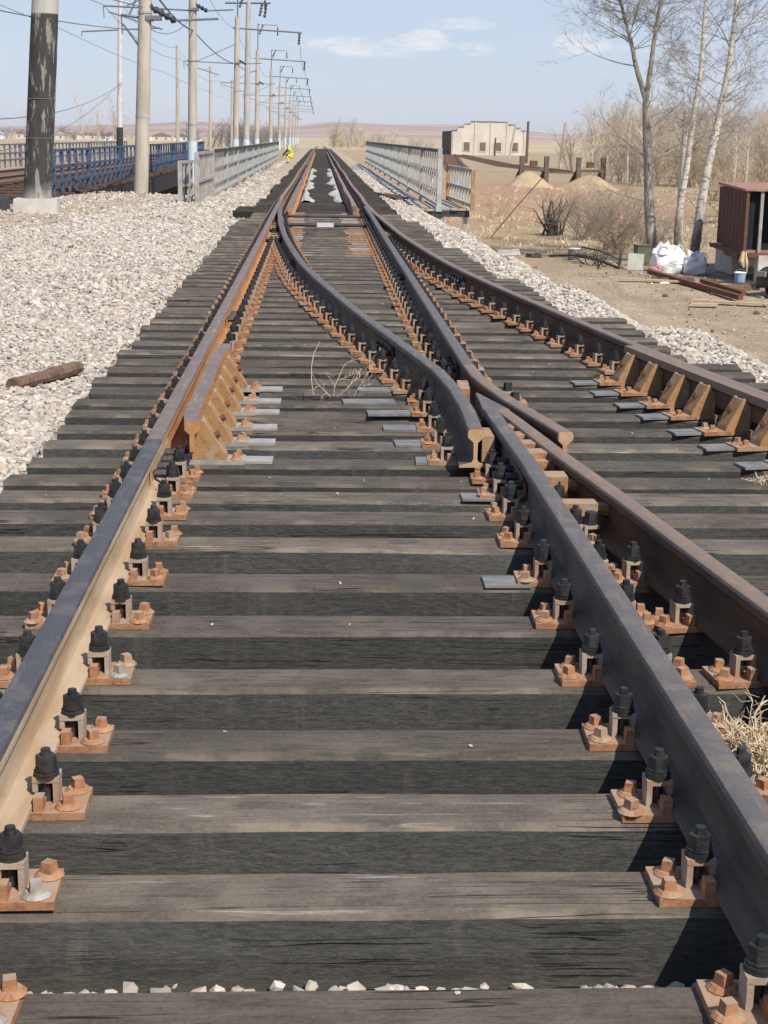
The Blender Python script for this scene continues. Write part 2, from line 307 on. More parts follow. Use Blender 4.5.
# ------------------------------------------------------------------ mesh helpers
class MB:
    def __init__(s): s.v = []; s.f = []; s.m = []
    def add(s, vs, fs, mi=0):
        b = len(s.v); s.v += [tuple(q) for q in vs]; s.f += [tuple(i+b for i in f) for f in fs]; s.m += [mi]*len(fs); return s
    def box(s, c, d, rz=0.0, mi=0, taper=1.0, M3=None):
        x, y, z = (q/2 for q in d); vs = []
        for sz in (-1, 1):
            k = taper if sz > 0 else 1.0
            for sx, sy in ((-1, -1), (1, -1), (1, 1), (-1, 1)):
                p = Vector((sx*x*k, sy*y*k, sz*z))
                if M3 is not None: p = M3 @ p
                elif rz: p = Matrix.Rotation(rz, 3, 'Z') @ p
                vs.append((p.x+c[0], p.y+c[1], p.z+c[2]))
        return s.add(vs, [(3, 2, 1, 0), (4, 5, 6, 7), (0, 1, 5, 4), (1, 2, 6, 5), (2, 3, 7, 6), (3, 0, 4, 7)], mi)
    def beam(s, a, b, w, h, mi=0):
        a, b = Vector(a), Vector(b); d = b-a; q = d.to_track_quat('X', 'Z').to_matrix()
        return s.box((a+b)/2, (d.length, w, h), 0, mi, 1.0, q)
    def tube(s, pts, r, n=6, mi=0, cap=True):
        pts = [Vector(p) for p in pts]; k = len(pts); rs = r if isinstance(r, (list, tuple)) else [r]*k
        vs = []; ref = None
        for i, p in enumerate(pts):
            d = (pts[min(i+1, k-1)]-pts[max(i-1, 0)])
            d = d.normalized() if d.length > 1e-9 else Vector((0, 0, 1))
            if ref is None: ref = Vector((1, 0, 0)) if abs(d.x) < .8 else Vector((0, 1, 0))
            a = (ref - d*ref.dot(d)).normalized(); b = d.cross(a); ref = a
            for j in range(n):
                t = 2*PI*j/n; vs.append(p + (a*math.cos(t)+b*math.sin(t))*rs[i])
        fs = [(i*n+j, i*n+(j+1) % n, (i+1)*n+(j+1) % n, (i+1)*n+j) for i in range(k-1) for j in range(n)]
        if cap: fs += [tuple(range(n-1, -1, -1)), tuple(range((k-1)*n, k*n))]
        return s.add(vs, fs, mi)
    def cyl(s, c, r, h, n=10, mi=0, r2=None, ph=0.0):
        r2 = r if r2 is None else r2
        vs = [(c[0]+r*math.cos(2*PI*j/n+ph), c[1]+r*math.sin(2*PI*j/n+ph), c[2]) for j in range(n)] + [(c[0]+r2*math.cos(2*PI*j/n+ph), c[1]+r2*math.sin(2*PI*j/n+ph), c[2]+h) for j in range(n)]
        return s.add(vs, [(j, (j+1) % n, n+(j+1) % n, n+j) for j in range(n)] + [tuple(range(n-1, -1, -1)), tuple(range(n, 2*n))], mi)
    def prism(s, poly, y0, y1, mi=0, xf=None):
        """polygon in x,z extruded along y"""
        n = len(poly); vs = [(x, y0, z) for x, z in poly] + [(x, y1, z) for x, z in poly]
        if xf: vs = [xf(Vector(q)) for q in vs]
        return s.add(vs, [tuple(range(n)), tuple(range(2*n-1, n-1, -1))] + [(j, n+j, n+(j+1) % n, (j+1) % n) for j in range(n)], mi)
    def build(s, name, mats, parent=None, origin=None, smooth=None):
        porg = wloc(parent)
        if origin is None: origin = porg if parent is not None else Vector((0, 0, 0))
        origin = Vector(origin)
        me = bpy.data.meshes.new(name); me.from_pydata([(a-origin.x, b-origin.y, c-origin.z) for a, b, c in s.v], [], s.f)
        mats = mats if isinstance(mats, (list, tuple)) else [mats]
        for q in mats: me.materials.append(q)
        if len(mats) > 1: me.polygons.foreach_set('material_index', s.m)
        if smooth is not None:
            me.polygons.foreach_set('use_smooth', [True]*len(me.polygons))
            if smooth < 180: me.set_sharp_from_angle(angle=math.radians(smooth))
        me.update()
        o = bpy.data.objects.new(name, me); COL.objects.link(o)
        if parent is not None: o.parent = parent
        o.location = origin-porg
        return o
def wloc(o):
    v = Vector((0, 0, 0))
    while o is not None: v = v+o.location; o = o.parent
    return v
def thing(name, label, cat, loc, group=None):
    o = bpy.data.objects.new(name, None); o.empty_display_size = .2; COL.objects.link(o); o.location = loc
    return tag(o, label, cat, group)
def tag(o, label=None, cat=None, group=None, kind=None):
    if label: o['label'] = label
    if cat: o['category'] = cat
    if group: o['group'] = group
    if kind: o['kind'] = kind
    return o
def share(name, src, parent, loc, rot=None, scale=None):
    o = bpy.data.objects.new(name, src.data if hasattr(src, 'data') else src); COL.objects.link(o); o.parent = parent; o.location = loc
    if rot is not None: o.rotation_euler = rot
    if scale is not None: o.scale = scale
    return o
def np_mesh(name, verts, faces, material, smooth=False):
    """verts (n,3), faces (m,k) of one size"""
    me = bpy.data.meshes.new(name); k = faces.shape[1]
    me.vertices.add(len(verts)); me.vertices.foreach_set('co', verts.astype(np.float32).ravel())
    me.loops.add(faces.size); me.loops.foreach_set('vertex_index', faces.astype(np.int32).ravel())
    me.polygons.add(len(faces)); me.polygons.foreach_set('loop_start', np.arange(len(faces), dtype=np.int32)*k)
    me.polygons.foreach_set('use_smooth', np.full(len(faces), smooth))
    me.materials.append(material); me.update(calc_edges=True)
    o = bpy.data.objects.new(name, me); COL.objects.link(o); return o

# ------------------------------------------------------------------ the lie of the track
_py = np.arange(-10, 700, .25)
_pz = np.interp(_py, [-10, 3.8, 11, 19, 27, 36, 49, 100, 160, 250, 420, 700], [.20, .203, .228, .268, .328, .321, .285, .235, .175, .0, -.9, -2.6])
_pz = np.convolve(np.pad(_pz, 12, 'edge'), np.ones(25)/25, 'valid')
def RT(y): return float(np.interp(y, _py, _pz))        # rail top
def TT(y): return RT(y)-.205                            # sleeper top
def LAT(y): return 0.0016*max(0.0, y-35)                # slow swing of the line to the right
XL, XR = -.708, .887

def terrain(x, y):
    """height of the natural ground"""
    z = -2.5
    # rough hummocks
    hk = 1.0 if y < 95 else max(0.0, 1-(y-95)/25)
    z += hk*(.10*math.sin(x*.31+1.3)*math.sin(y*.23) + .05*math.sin(x*.9+y*.4))
    if x > 3: # clay bank and yard behind it, right of the line
        b = min(1, max(0, (y-82+.25*(x-14))/16.0)); b = b*b*(3-2*b); z += b*1.0
        if x > 17 and 55 < y < 88: z += .35*math.sin(x*.5+y*.12)+.2
    # embankment carrying both lines
    base = TT(y)-.30
    if x >= 0: e = (x-2.55-LAT(y))/1.9
    else: e = (-17-x)/3.0
    e = min(1, max(0, e)); e = e*e*(3-2*e)
    zz = base*(1-e)+z*e
    # ravine under the bridges
    if x < -3.1-.2*math.sin(y*.8):
        a = min(1, max(0, (y-40.2-.5*math.sin(x*1.3))/3.0)); c = min(1, max(0, (106-y)/6.0)); k = min(a, c); k = k*k*(3-2*k)
        zz = zz*(1-k)+min(zz, -3.4)*k
    if y > 400: zz = zz*max(0, 1-(y-400)/200)+(-2.5)*min(1, (y-400)/200)
    return zz

# ------------------------------------------------------------------ setting
xs = np.unique(np.concatenate([np.linspace(-9000, -400, 14), np.linspace(-400, -40, 20), np.linspace(-40, -8, 40), np.linspace(-8, 14, 72), np.linspace(14, 40, 36), np.linspace(40, 400, 24), np.linspace(400, 9000, 14)]))
ys = np.unique(np.concatenate([np.linspace(-600, -10, 10), np.linspace(-10, 36, 70), np.linspace(36, 120, 120), np.linspace(120, 420, 60), np.linspace(420, 9000, 26)]))
gv = np.array([(x, y, terrain(x, y)-.02) for y in ys for x in xs]); nx, ny = len(xs), len(ys)
ii, jj = np.meshgrid(np.arange(ny-1), np.arange(nx-1), indexing='ij'); a = (ii*nx+jj).ravel()
ground = np_mesh('ground', gv, np.stack([a, a+1, a+nx+1, a+nx], 1), M['ground'], True); tag(ground, kind='structure')

def bed_z(x, y):
    """surface of the stone bed between and beside the sleepers"""
    xr = right_end(y)+.05; t = TT(y)
    if x < -1.45: z = t-.14+min(1, (-1.45-x)/1.2)*.08 + .03*math.sin(x*2.1+y*.7)*math.sin(y*.9)
    elif x > xr-.05: z = t-.10 - max(0, x-xr-.55)**1.2*.62
    else: z = t-.175+.012*math.exp(-((y-2.62)/.16)**2)
    if x < -5.6: z -= (-5.6-x)*.10
    return z
def right_end(y):
    """x of the right-hand sleeper ends (they grow in steps towards the frog)"""
    for y0, x in ((9.0, 3.45), (10.7, 2.90), (13.2, 2.62), (16.9, 2.15), (20.9, 1.93), (27.0, 1.72)):
        if y < y0: return x
    return 1.52+LAT(y)
bys = np.concatenate([np.arange(-3, 40, .25), np.arange(40, 110, 1.0), np.arange(110, 420, 6.0)])
bv = []; NXB = 64
for y in bys:
    x0 = -6.6 if y < 39.4 else -2.52; x1 = right_end(y)+1.5
    wob = .25*math.sin(y*1.7)+.15*math.sin(y*4.1) if y < 39 else 0.0
    for i in range(NXB):
        u = i/(NXB-1); x = x0+wob*(1-u)+u*(x1-x0); bv.append((x, y, max(bed_z(x, y), terrain(x, y)+.01) if i not in (0, NXB-1) else terrain(x, y)-.12))
bv = np.array(bv); ii, jj = np.meshgrid(np.arange(len(bys)-1), np.arange(NXB-1), indexing='ij'); a = (ii*NXB+jj).ravel()
bed = np_mesh('ballast_bed', bv, np.stack([a, a+1, a+NXB+1, a+NXB], 1), M['ballast'], True); tag(bed, kind='structure')

# crushed stone lying on the bed, every stone its own solid
g = np.random.default_rng(3)
ICO = np.array([(0, 0, 1.0)]+[(math.cos(2*PI*i/5)*.894, math.sin(2*PI*i/5)*.894, .447) for i in range(5)]+[(math.cos(2*PI*(i+.5)/5)*.894, math.sin(2*PI*(i+.5)/5)*.894, -.447) for i in range(5)]+[(0, 0, -1.0)])
ICF = np.array([(0, 1+i, 1+(i+1) % 5) for i in range(5)]+[(1+i, 6+i, 1+(i+1) % 5) for i in range(5)]+[(1+(i+1) % 5, 6+i, 6+(i+1) % 5) for i in range(5)]+[(11, 6+(i+1) % 5, 6+i) for i in range(5)])
def scatter(P, R):
    n = len(P); V = ICO[None]*(1+g.uniform(-.38, .30, (n, 12, 1))); V = V*g.uniform(.6, 1.2, (n, 1, 3))*np.array([1, 1, .6])
    an = g.uniform(0, 2*PI, n); c, s_ = np.cos(an), np.sin(an); tl = g.uniform(-.6, .6, n)
    y2 = V[:, :, 1]*np.cos(tl)[:, None]-V[:, :, 2]*np.sin(tl)[:, None]; z2 = V[:, :, 1]*np.sin(tl)[:, None]+V[:, :, 2]*np.cos(tl)[:, None]
    x2 = V[:, :, 0]*c[:, None]-y2*s_[:, None]; y3 = V[:, :, 0]*s_[:, None]+y2*c[:, None]
    V = np.stack([x2, y3, z2], 2)*R[:, None, None]+P[:, None, :]
    F = ICF[None]+(np.arange(n)*12)[:, None, None]
    return V.reshape(-1, 3), F.reshape(-1, 3)
pos, rad = [], []
def sow(n, fx, fy, r0, r1, ok):
    for _ in range(n):
        y = fy(); x = fx(y)
        if ok(x, y) and not (y > 24 and x < -2.9-(40-y)*.10 and RND.random() < .8): r = .84*RND.uniform(r0, r1)*RND.choice((1, 1, .8, .6, .7, 1.3)); pos.append((x, y, bed_z(x, y)+r*RND.uniform(-.1, .45))); rad.append(r)
U = RND.uniform
sow(21000, lambda y: U(max(-5.6, -.225*y-.7), -1.36), lambda: U(5.5, 14), .020, .034, lambda x, y: True)
sow(31000, lambda y: U(-5.9, -1.36), lambda: U(14, 26), .026, .042, lambda x, y: x > -.225*y-.5)
sow(17000, lambda y: U(-6.1, -1.36), lambda: U(26, 40), .032, .055, lambda x, y: x > -.23*y)
sow(8000, lambda y: U(-2.5, -1.3), lambda: U(40, 70), .04, .065, lambda x, y: True)
sow(7000, lambda y: right_end(y)+U(.0, .95), lambda: U(8, 20), .022, .042, lambda x, y: True)
sow(9000, lambda y: right_end(y)+U(.0, 1.1), lambda: U(20, 36), .028, .05, lambda x, y: True)
sow(5000, lambda y: right_end(y)+U(.0, 1.0), lambda: U(36, 75), .04, .065, lambda x, y: x < 2.5)
n0 = len(pos); sow(340, lambda y: U(-.6, .9), lambda: U(2.64, 2.755), .016, .030, lambda x, y: True); pos[n0:] = [(x, y, z+U(0, .034)) for x, y, z in pos[n0:]]
sow(5200, lambda y: U(-1.4, 2.4), lambda: U(1.9, 8), .018, .034, lambda x, y: True)
sv, sf = scatter(np.array(pos), np.array(rad))
tag(np_mesh('ballast_stones', sv, sf, M['stone']), kind='stuff')

# far hills, in two ranges
def hills(name, y0, y1, x0, x1, hf, m, n=90):
    v = []; k = 10
    for j in range(k):
        t = j/(k-1); y = y0+(y1-y0)*t
        for i in range(n):
            x = x0+(x1-x0)*i/(n-1); v.append((x, y+60*math.sin(x*.004), -3+hf(x)*1.0*math.sin(t*PI*.5)**1.5+ (2*math.sin(x*.013+j) if 0 < j < k-1 else 0)))
    ii, jj = np.meshgrid(np.arange(k-1), np.arange(n-1), indexing='ij'); a = (ii*n+jj).ravel()
    return tag(np_mesh(name, np.array(v), np.stack([a, a+1, a+n+1, a+n], 1), m, True), kind='structure')
hills('hills', 3300, 4800, -3200, 3800, lambda x: 34+11*math.exp(-((x-150)/330)**2)+9*math.exp(-((x+420)/300)**2)+4*math.sin(x*.006)+3*math.sin(x*.017+1)-6*math.exp(-((x+60)/90)**2)+(-6 if x > 620 else 0)-(16 if x < -700 else 16*max(0, (-350-x)/350) if x < -350 else 0), M['hill'], 240)

# ------------------------------------------------------------------ railway track
track = thing('railway_track', 'weathered railway turnout of rusty rails on black timber sleepers', 'railway track', (0, 2.0, 0))
PROF = [(-.024, 0), (-.032, -.003), (-.037, -.013), (-.0375, -.036), (-.028, -.046), (-.010, -.062), (-.009, -.140), (-.018, -.157), (-.074, -.170), (-.075, -.180)]
PROF = PROF+[(-x, z) for x, z in reversed(PROF)]
def sweep(path, prof=PROF, step=.5, dz=0.0):
    """profile carried along a plan path of (y, x) points sorted by y"""
    P = sorted(path); ya = np.array([p[0] for p in P]); xa = np.array([p[1] for p in P])
    n = max(2, int((ya[-1]-ya[0])/step)+1); Y = np.unique(np.concatenate([np.linspace(ya[0], ya[-1], n), ya])); X = np.interp(Y, ya, xa)
    mb = MB(); k = len(prof); vs = []
    for i, y in enumerate(Y):
        a, b = max(0, i-1), min(len(Y)-1, i+1); s_ = (X[b]-X[a])/(Y[b]-Y[a]); L = math.hypot(1, s_); px, py = 1/L, -s_/L
        z0 = RT(y)+dz
        vs += [(X[i]+px*x, y+py*x, z0+z) for x, z in prof]
    m = len(Y)
    fs = [(i*k+j, i*k+(j+1) % k, (i+1)*k+(j+1) % k, (i+1)*k+j) for i in range(m-1) for j in range(k)]
    fs = [tuple(reversed(f)) for f in fs]
    mi = [1 if (prof is PROF and (i % k) in (0, 1, 17, 18, 19)) or (prof is not PROF and (i % k) in (0, 7)) else 0 for i in range(len(fs))]
    fs += [tuple(range(k)), tuple(range(m*k-1, (m-1)*k-1, -1))]
    mb.add(vs, fs); mb.m = mi+[0, 0]; return mb
def smooth_path(pts, step=.4, w=5):
    P = sorted(pts); ya = [p[0] for p in P]; xa = [p[1] for p in P]; Y = np.arange(ya[0], ya[-1]+1e-6, step); X = np.interp(Y, ya, xa)
    for _ in range(3):
        Z = X.copy(); Z[1:-1] = (X[:-2]+2*X[1:-1]+X[2:])/4; X = Z
    return list(zip(Y, X))
def rail(path, m, label=None, name='rail', **kw):
    o = sweep(path, **kw).build(name, [M[m], M[m+'_top']], track, smooth=35)
    if label: o['label'] = label
    return o
rail([(0.6, XL), (6.62, XL)], 'rail_tan', 'newer rail with blue grey head and tan dusty web')
rail([(6.628, XL), (30, XL)], 'rail_rust', 'rusty rail with orange web')
far_y = [30.01]+list(np.arange(32, 640, 8.0))
WOB = lambda y, k: .012*math.sin(y*.55+k)+.008*math.sin(y*1.3+2*k)
rail([(y, XL+LAT(y)+(WOB(y, 0) if y > 31 else 0)) for y in far_y], 'rail_old', None, step=2.0)
rail([(y, XR+LAT(y)+(WOB(y, 2) if y > 31 else 0)) for y in far_y], 'rail_old', None, step=2.0)
DL = smooth_path([(27.6, -.648), (25.5, -.615), (22.6, -.535), (19.8, -.408), (18, -.30), (16.1, -.175), (14.5, -.022), (13.25, .12), (11.85, .28), (10.7, .43), (9.76, .56), (8.75, .69)])
DR = smooth_path([(30, XR), (27, .895), (24, .985), (20.25, 1.11), (18.15, 1.225), (16.4, 1.335), (15.2, 1.44), (14.2, 1.54), (13.4, 1.635), (12.5, 1.745), (11.7, 1.85), (10.9, 1.94), (10.2, 2.03), (9.4, 2.135), (8, 2.365), (6.5, 2.62), (5, 2.90), (2, 3.5)])
def at_path(P, y): return float(np.interp(y, [p[0] for p in P], [p[1] for p in P]))
rail(DL, 'rail_dark', 'dark curved rail of the diverging track')
rail(DR, 'rail_brown', 'brown outer rail of the diverging track curving right')
STR = [(8.95, XR), (27.8, XR-.035)]
rail(STR, 'rail_dark', 'dark inner straight rail leading to the frog')
# wing rails, bent at the throat, with sawn ends
wl = rail([(6.90, .728), (7.45, .742), (8.05, .735), (8.55, .705), (8.74, .691)], 'rail_dark', 'bent wing rail with sawn rusty end', name='wing_rail', step=.2)
wr = rail([(6.86, 1.132), (7.72, .985), (8.2, .925), (8.55, .895), (8.94, XR)], 'rail_brown', 'bent wing rail with tan rusty head and sawn end', name='wing_rail', step=.2)
for o, x, y in ((wl, .728, 6.90), (wr, 1.132, 6.86)):       # bare rusty section on each sawn end
    mb = MB(); poly = [(x+px*.985, RT(y)+pz*.985-.001) for px, pz in PROF]; mb.prism(poly, y-.005, y+.001, 0)
    mb.build('sawn_end', M['rust_pale'], o)
# frog: two rails that meet in a machined point
FL = [(0.6, XR), (6.2, XR-.008), (7.2, XR-.028), (7.45, XR-.031)]
FR = [(1.0, 1.72), (3.0, 1.468), (4.23, 1.312), (4.82, 1.24), (5.56, 1.15), (6.33, 1.045), (7.18, .948), (7.45, .912)]
rail(FL, 'rail_dark', 'dark main rail running from the frog to the front')
rail(FR, 'rail_brown', 'brown headed rail leaving the frog to the right', dz=-.003)
zt = RT(7.5)-.0015
mb = MB(); mb.add([(.838, 8.02, zt-.014), (.850, 8.02, zt-.014), (.950, 7.448, zt-.003), (.8185, 7.448, zt-.003), (.838, 8.02, zt-.17), (.850, 8.02, zt-.17), (.950, 7.448, zt-.17), (.8185, 7.448, zt-.17)],
       [(0, 1, 2, 3), (7, 6, 5, 4), (4, 5, 1, 0), (5, 6, 2, 1), (6, 7, 3, 2), (7, 4, 0, 3)])
frog = mb.build('frog_point', M['rail_dark_top'], track)
mb = MB(); z1 = zt-.045; mb.add([(.872, 7.40, z1), (.90, 7.40, z1), (1.02, 6.40, z1), (.895, 6.40, z1), (.872, 7.40, zt-.13), (.90, 7.40, zt-.13), (1.02, 6.40, zt-.13), (.895, 6.40, zt-.13)], [(0, 1, 2, 3), (7, 6, 5, 4), (4, 5, 1, 0), (5, 6, 2, 1), (6, 7, 3, 2), (7, 4, 0, 3)]); mb.build('filler_block', M['rust_bracket'], track)
for y in (7.1, 6.9, 6.7, 6.5): MB().box((.90+(7.2-y)*.06, y, z1+.012), (.05+(7.2-y)*.06, .10, .03), .2).build('rust_scale', M['rust'], track)
def blk(name, x, y, z, dx, dy, dz, m='rust', par=None, rz=0.0): return MB().box((x, y, z), (dx, dy, dz), rz).build(name, M[m], par or track)
blk('spacer_block', .965, 6.12, RT(6)-.085, .11, .12, .10, 'rust_bracket'); blk('spacer_block', 1.0, 5.72, RT(6)-.10, .15, .09, .09, 'rust_bracket')
for x, y in ((.975, 6.15), (1.0, 5.74)):
    MB().tube([(x-.06, y, RT(y)-.085), (x+.13, y-.02, RT(y)-.085)], .028, 8).build('spacer_bolt', M['rust_bracket'], track, smooth=40)
blk('spacer_block', .80, 8.32, RT(8)-.07, .06, .30, .10, 'rust', rz=-.05); blk('spacer_block', .785, 7.6, RT(8)-.105, .05, .35, .09, 'rust'); blk('spacer_block', .787, 7.02, RT(7)-.095, .055, .22, .12, 'rust_bracket')
# joint bars (splices): stepped bar with four bolts
def joint_bar(x, y, side, L, slope=0.0, m='rail_dark'):
    mb = MB(); z = RT(y)
    ang = math.atan(-slope)
    xf = lambda p: (x+(side*p.x)*math.cos(ang)-(p.y)*math.sin(ang)*1.0, y+side*p.x*math.sin(ang)+p.y*math.cos(ang), z+p.z)
    mb.prism([(.012, -.060), (.034, -.050), (.036, -.070), (.022, -.085), (.022, -.13), (.045, -.15), (.045, -.160), (.014, -.158)], -L/2, L/2, 0, xf)
    o = mb.build('joint_bar', M[m], track)
    for k in (-.38, -.13, .13, .38):
        b = MB(); c = Vector(xf(Vector((.022, k*L, -.105)))); d = Vector(xf(Vector((.075, k*L, -.105)))); b.tube([c, d], .02, 6); b.build('bolt', M['black_oil'], o)
    return o
joint_bar(at_path(DL, 10.35), 10.35, -1, .62, -.125, 'rail_brown'); joint_bar(XR, 9.65, -1, .6, 0, 'rail_brown'); joint_bar(XL, 6.62, 1, .58, 0, 'rail_tan'); joint_bar(XL, 12.1, 1, .6, 0, 'rail_rust')
joint_bar(at_path(DL, 17.2), 17.2, -1, .6, -.06); joint_bar(at_path(DR, 15.4), 15.4, -1, .6, -.09); joint_bar(XR, 15.6, -1, .6); joint_bar(XR-.008, 6.45, -1, .62, 0, 'rail_brown'); joint_bar(XL, 6.62, -1, .58, 0, 'rail_tan')

# sleepers
backs = [1.62, 2.07, 2.52, 2.975, 3.375, 3.78, 4.25, 4.756, 5.239, 5.743, 6.164, 6.52, 6.84, 7.21, 7.64, 8.04, 8.49, 8.85, 9.27, 9.66, 10.1, 10.47, 10.9, 11.38, 11.85, 12.3, 12.7]
while backs[-1] < 230: backs.append(backs[-1]+(.43 if backs[-1] < 29 else .45)+RND.uniform(-.015, .015))
TIES = [b-.094 for b in backs]
def sleeper_mb(x0, x1, y, seed, nseg, wane=0.0, w=.188):
    r = random.Random(seed); mb = MB(); vs = []; k = 8; zt = 0.0
    prof = [(-w/2-.012, -.19), (-w/2-.006, -.09), (-w/2+.001, -.014), (-w/2+.016, 0), (w/2-.016, 0), (w/2-.001, -.014), (w/2+.006, -.09), (w/2+.012, -.19)]
    wc, ww, wd = r.uniform(x0, x1), r.uniform(.25, .6), wane
    sk = r.uniform(-.012, .012)
    for i in range(nseg+1):
        t = i/nseg; x = x0+(x1-x0)*t; e = .002
        g_ = wd*math.exp(-((x-wc)/ww)**2)*(1+.4*math.sin(x*23))
        end = .006 if i in (0, nseg) else 0
        for q, (py, pz) in enumerate(prof):
            jy, jz = r.uniform(-e, e), r.uniform(-e, e)
            if q in (2, 3): jy += g_*(.9 if q == 2 else 1.3); jz -= g_*(.8 if q == 2 else .10)
            vs.append((x+r.uniform(-.006, .006)*(end > 0), y+py+jy+sk*(t-.5), zt+pz+jz*.7))
    fs = [(i*k+j, (i+1)*k+j, (i+1)*k+(j+1) % k, i*k+(j+1) % k) for i in range(nseg) for j in range(k)] + [tuple(range(k)), tuple(range((nseg+1)*k-1, nseg*k-1, -1))]
    fs = [tuple(reversed(f)) for f in fs]
    return mb.add(vs, fs)
stuff_sl = MB()
for i, y in enumerate(TIES):
    x0 = -1.36+RND.uniform(-.025, .03); x1 = right_end(y)+RND.uniform(-.03, .03)
    if y > 27: x0 = -1.20+LAT(y)+RND.uniform(-.03, .03)-(.08 if int(y/6) % 2 else 0)
    if 29.6 < y < 31.8: x0 = -1.62+RND.uniform(-.05, .05)
    nseg = 22 if y < 8 else 10 if y < 16 else 5 if y < 30 else 2
    wn = RND.choice((0, 0, .008, .02)) if y < 6 else RND.choice((0, .01, .02, .035, .05)) if y < 16 else 0
    mb = sleeper_mb(x0, x1, 0, i, nseg, wn)
    z = TT(y)
    if i < 290:
        o = mb.build('sleeper', M['sleeper' if y < 29.4 else 'sleeper_fresh'], None, (0, 0, 0)); o.parent = track; o.location = Vector((0, y, z))-wloc(track)
    else: stuff_sl.add([(a, b+y, c+z) for a, b, c in mb.v], mb.f)
if stuff_sl.v: tag(stuff_sl.build('sleepers', M['sleeper_fresh'], track), kind='stuff')

# fastenings: plate, clamp, black bolt with coil washer, two lag screws; local +x points away from the rail
def ft_plate():
    mb = MB(); mb.box((.097, 0, .009), (.188, .145, .018)); mb.box((.088, -.052, .035), (.022, .032, .035)); mb.box((.088, .052, .035), (.022, .032, .035)); mb.box((.088, 0, .025), (.02, .08, .012)); return mb
def ft_clip():
    mb = MB(); mb.box((.098, 0, .074), (.060, .052, .013)); mb.box((.121, 0, .043), (.013, .052, .052)); mb.box((.074, 0, .058), (.012, .048, .024)); return mb
def ft_bolt():
    mb = MB(); mb.cyl((.098, 0, .080), .030, .006, 12); mb.cyl((.098, 0, .087), .029, .007, 12); mb.cyl((.098, 0, .096), .026, .004, 12); mb.cyl((.098, 0, .1), .0245, .030, 6, 0, .0235); mb.cyl((.098, 0, .13), .0125, .016, 8, 0, .011); mb.cyl((.098, 0, .02), .012, .06, 8); return mb
def ft_screw():
    mb = MB(); mb.cyl((0, 0, .020), .031, .008, 12, 0, .022); mb.cyl((0, 0, .028), .0185, .022, 4, 0, .016, .5); return mb
P0 = {k: None for k in ('tie_plate', 'clip', 'bolt', 'screw')}
for k, fn, mm in (('tie_plate', ft_plate, 'rust'), ('clip', ft_clip, 'clip'), ('bolt', ft_bolt, 'black_oil'), ('screw', ft_screw, 'rust')):
    o = fn().build(k, M[mm]); P0[k] = o.data; bpy.data.objects.remove(o)
pl2 = P0['screw'].copy(); pl2.materials.clear(); pl2.materials.append(M['bright_steel'])
def whole(simplified):
    mb = MB()
    if simplified:
        mb.box((.105, 0, .010), (.205, .155, .020)); mb.box((.086, 0, .032), (.02, .11, .034), 0, 0); mb.box((.098, 0, .074), (.06, .052, .013), 0, 1); mb.box((.121, 0, .043), (.013, .052, .052), 0, 1); mb.cyl((.098, 0, .08), .028, .05, 6, 2, .023); mb.cyl((.16, .04, .02), .02, .03, 5); mb.cyl((.16, -.04, .02), .02, .03, 5)
    else:
        for fn, mi in ((ft_plate, 0), (ft_clip, 1), (ft_bolt, 2)): q = fn(); mb.add(q.v, q.f, mi)
        for dx, dy in ((.165, .045), (.155, -.042)): q = ft_screw(); mb.add([(a+dx, b+dy, c) for a, b, c in q.v], q.f, 0)
    return mb
FW = whole(False).build('rail_fastening', [M['rust'], M['clip'], M['black_oil']]); FWD = FW.data; bpy.data.objects.remove(FW)
FS = whole(True).build('rail_fastening', [M['rust'], M['clip'], M['black_oil']]); FSD = FS.data; bpy.data.objects.remove(FS)
hidden = MB(); SQ = whole(True); nfast = 0
def fasten(x, y, side, slope=0.0, detail=1):
    global nfast
    z = TT(y)+.001; ang = -math.atan(slope) + (PI if side < 0 else 0)+RND.uniform(-.03, .03); tl = wloc(track); y += RND.uniform(-.012, .012)
    if detail == 2:
        p = share('tie_plate', P0['tie_plate'], track, Vector((x, y, z))-tl, (0, 0, ang)); nfast += 1
        share('clip', P0['clip'], p, (0, RND.uniform(-.006, .006), 0)); share('bolt', P0['bolt'], p, (0, 0, RND.uniform(-.004, .006)), None)
        for dx, dy in ((.165, .045), (.155, -.042)):
            share('screw', pl2 if RND.random() < .14 and side > 0 and x < 0 else P0['screw'], p, (dx+RND.uniform(-.006, .006), dy+RND.uniform(-.008, .008), 0), (0, 0, RND.uniform(0, 1.5)))
    elif detail == 1:
        share('rail_fastening', FWD if y < 13 else FSD, track, Vector((x, y, z))-tl, (0, 0, ang)); nfast += 1
    else:
        R_ = Matrix.Rotation(ang, 3, 'Z'); hidden.add([tuple(R_ @ Vector(q)+Vector((x, y, z))) for q in SQ.v], SQ.f); hidden.m[-len(SQ.f):] = SQ.m
GL, GR = (6.95, 9.3), (6.6, 9.75)
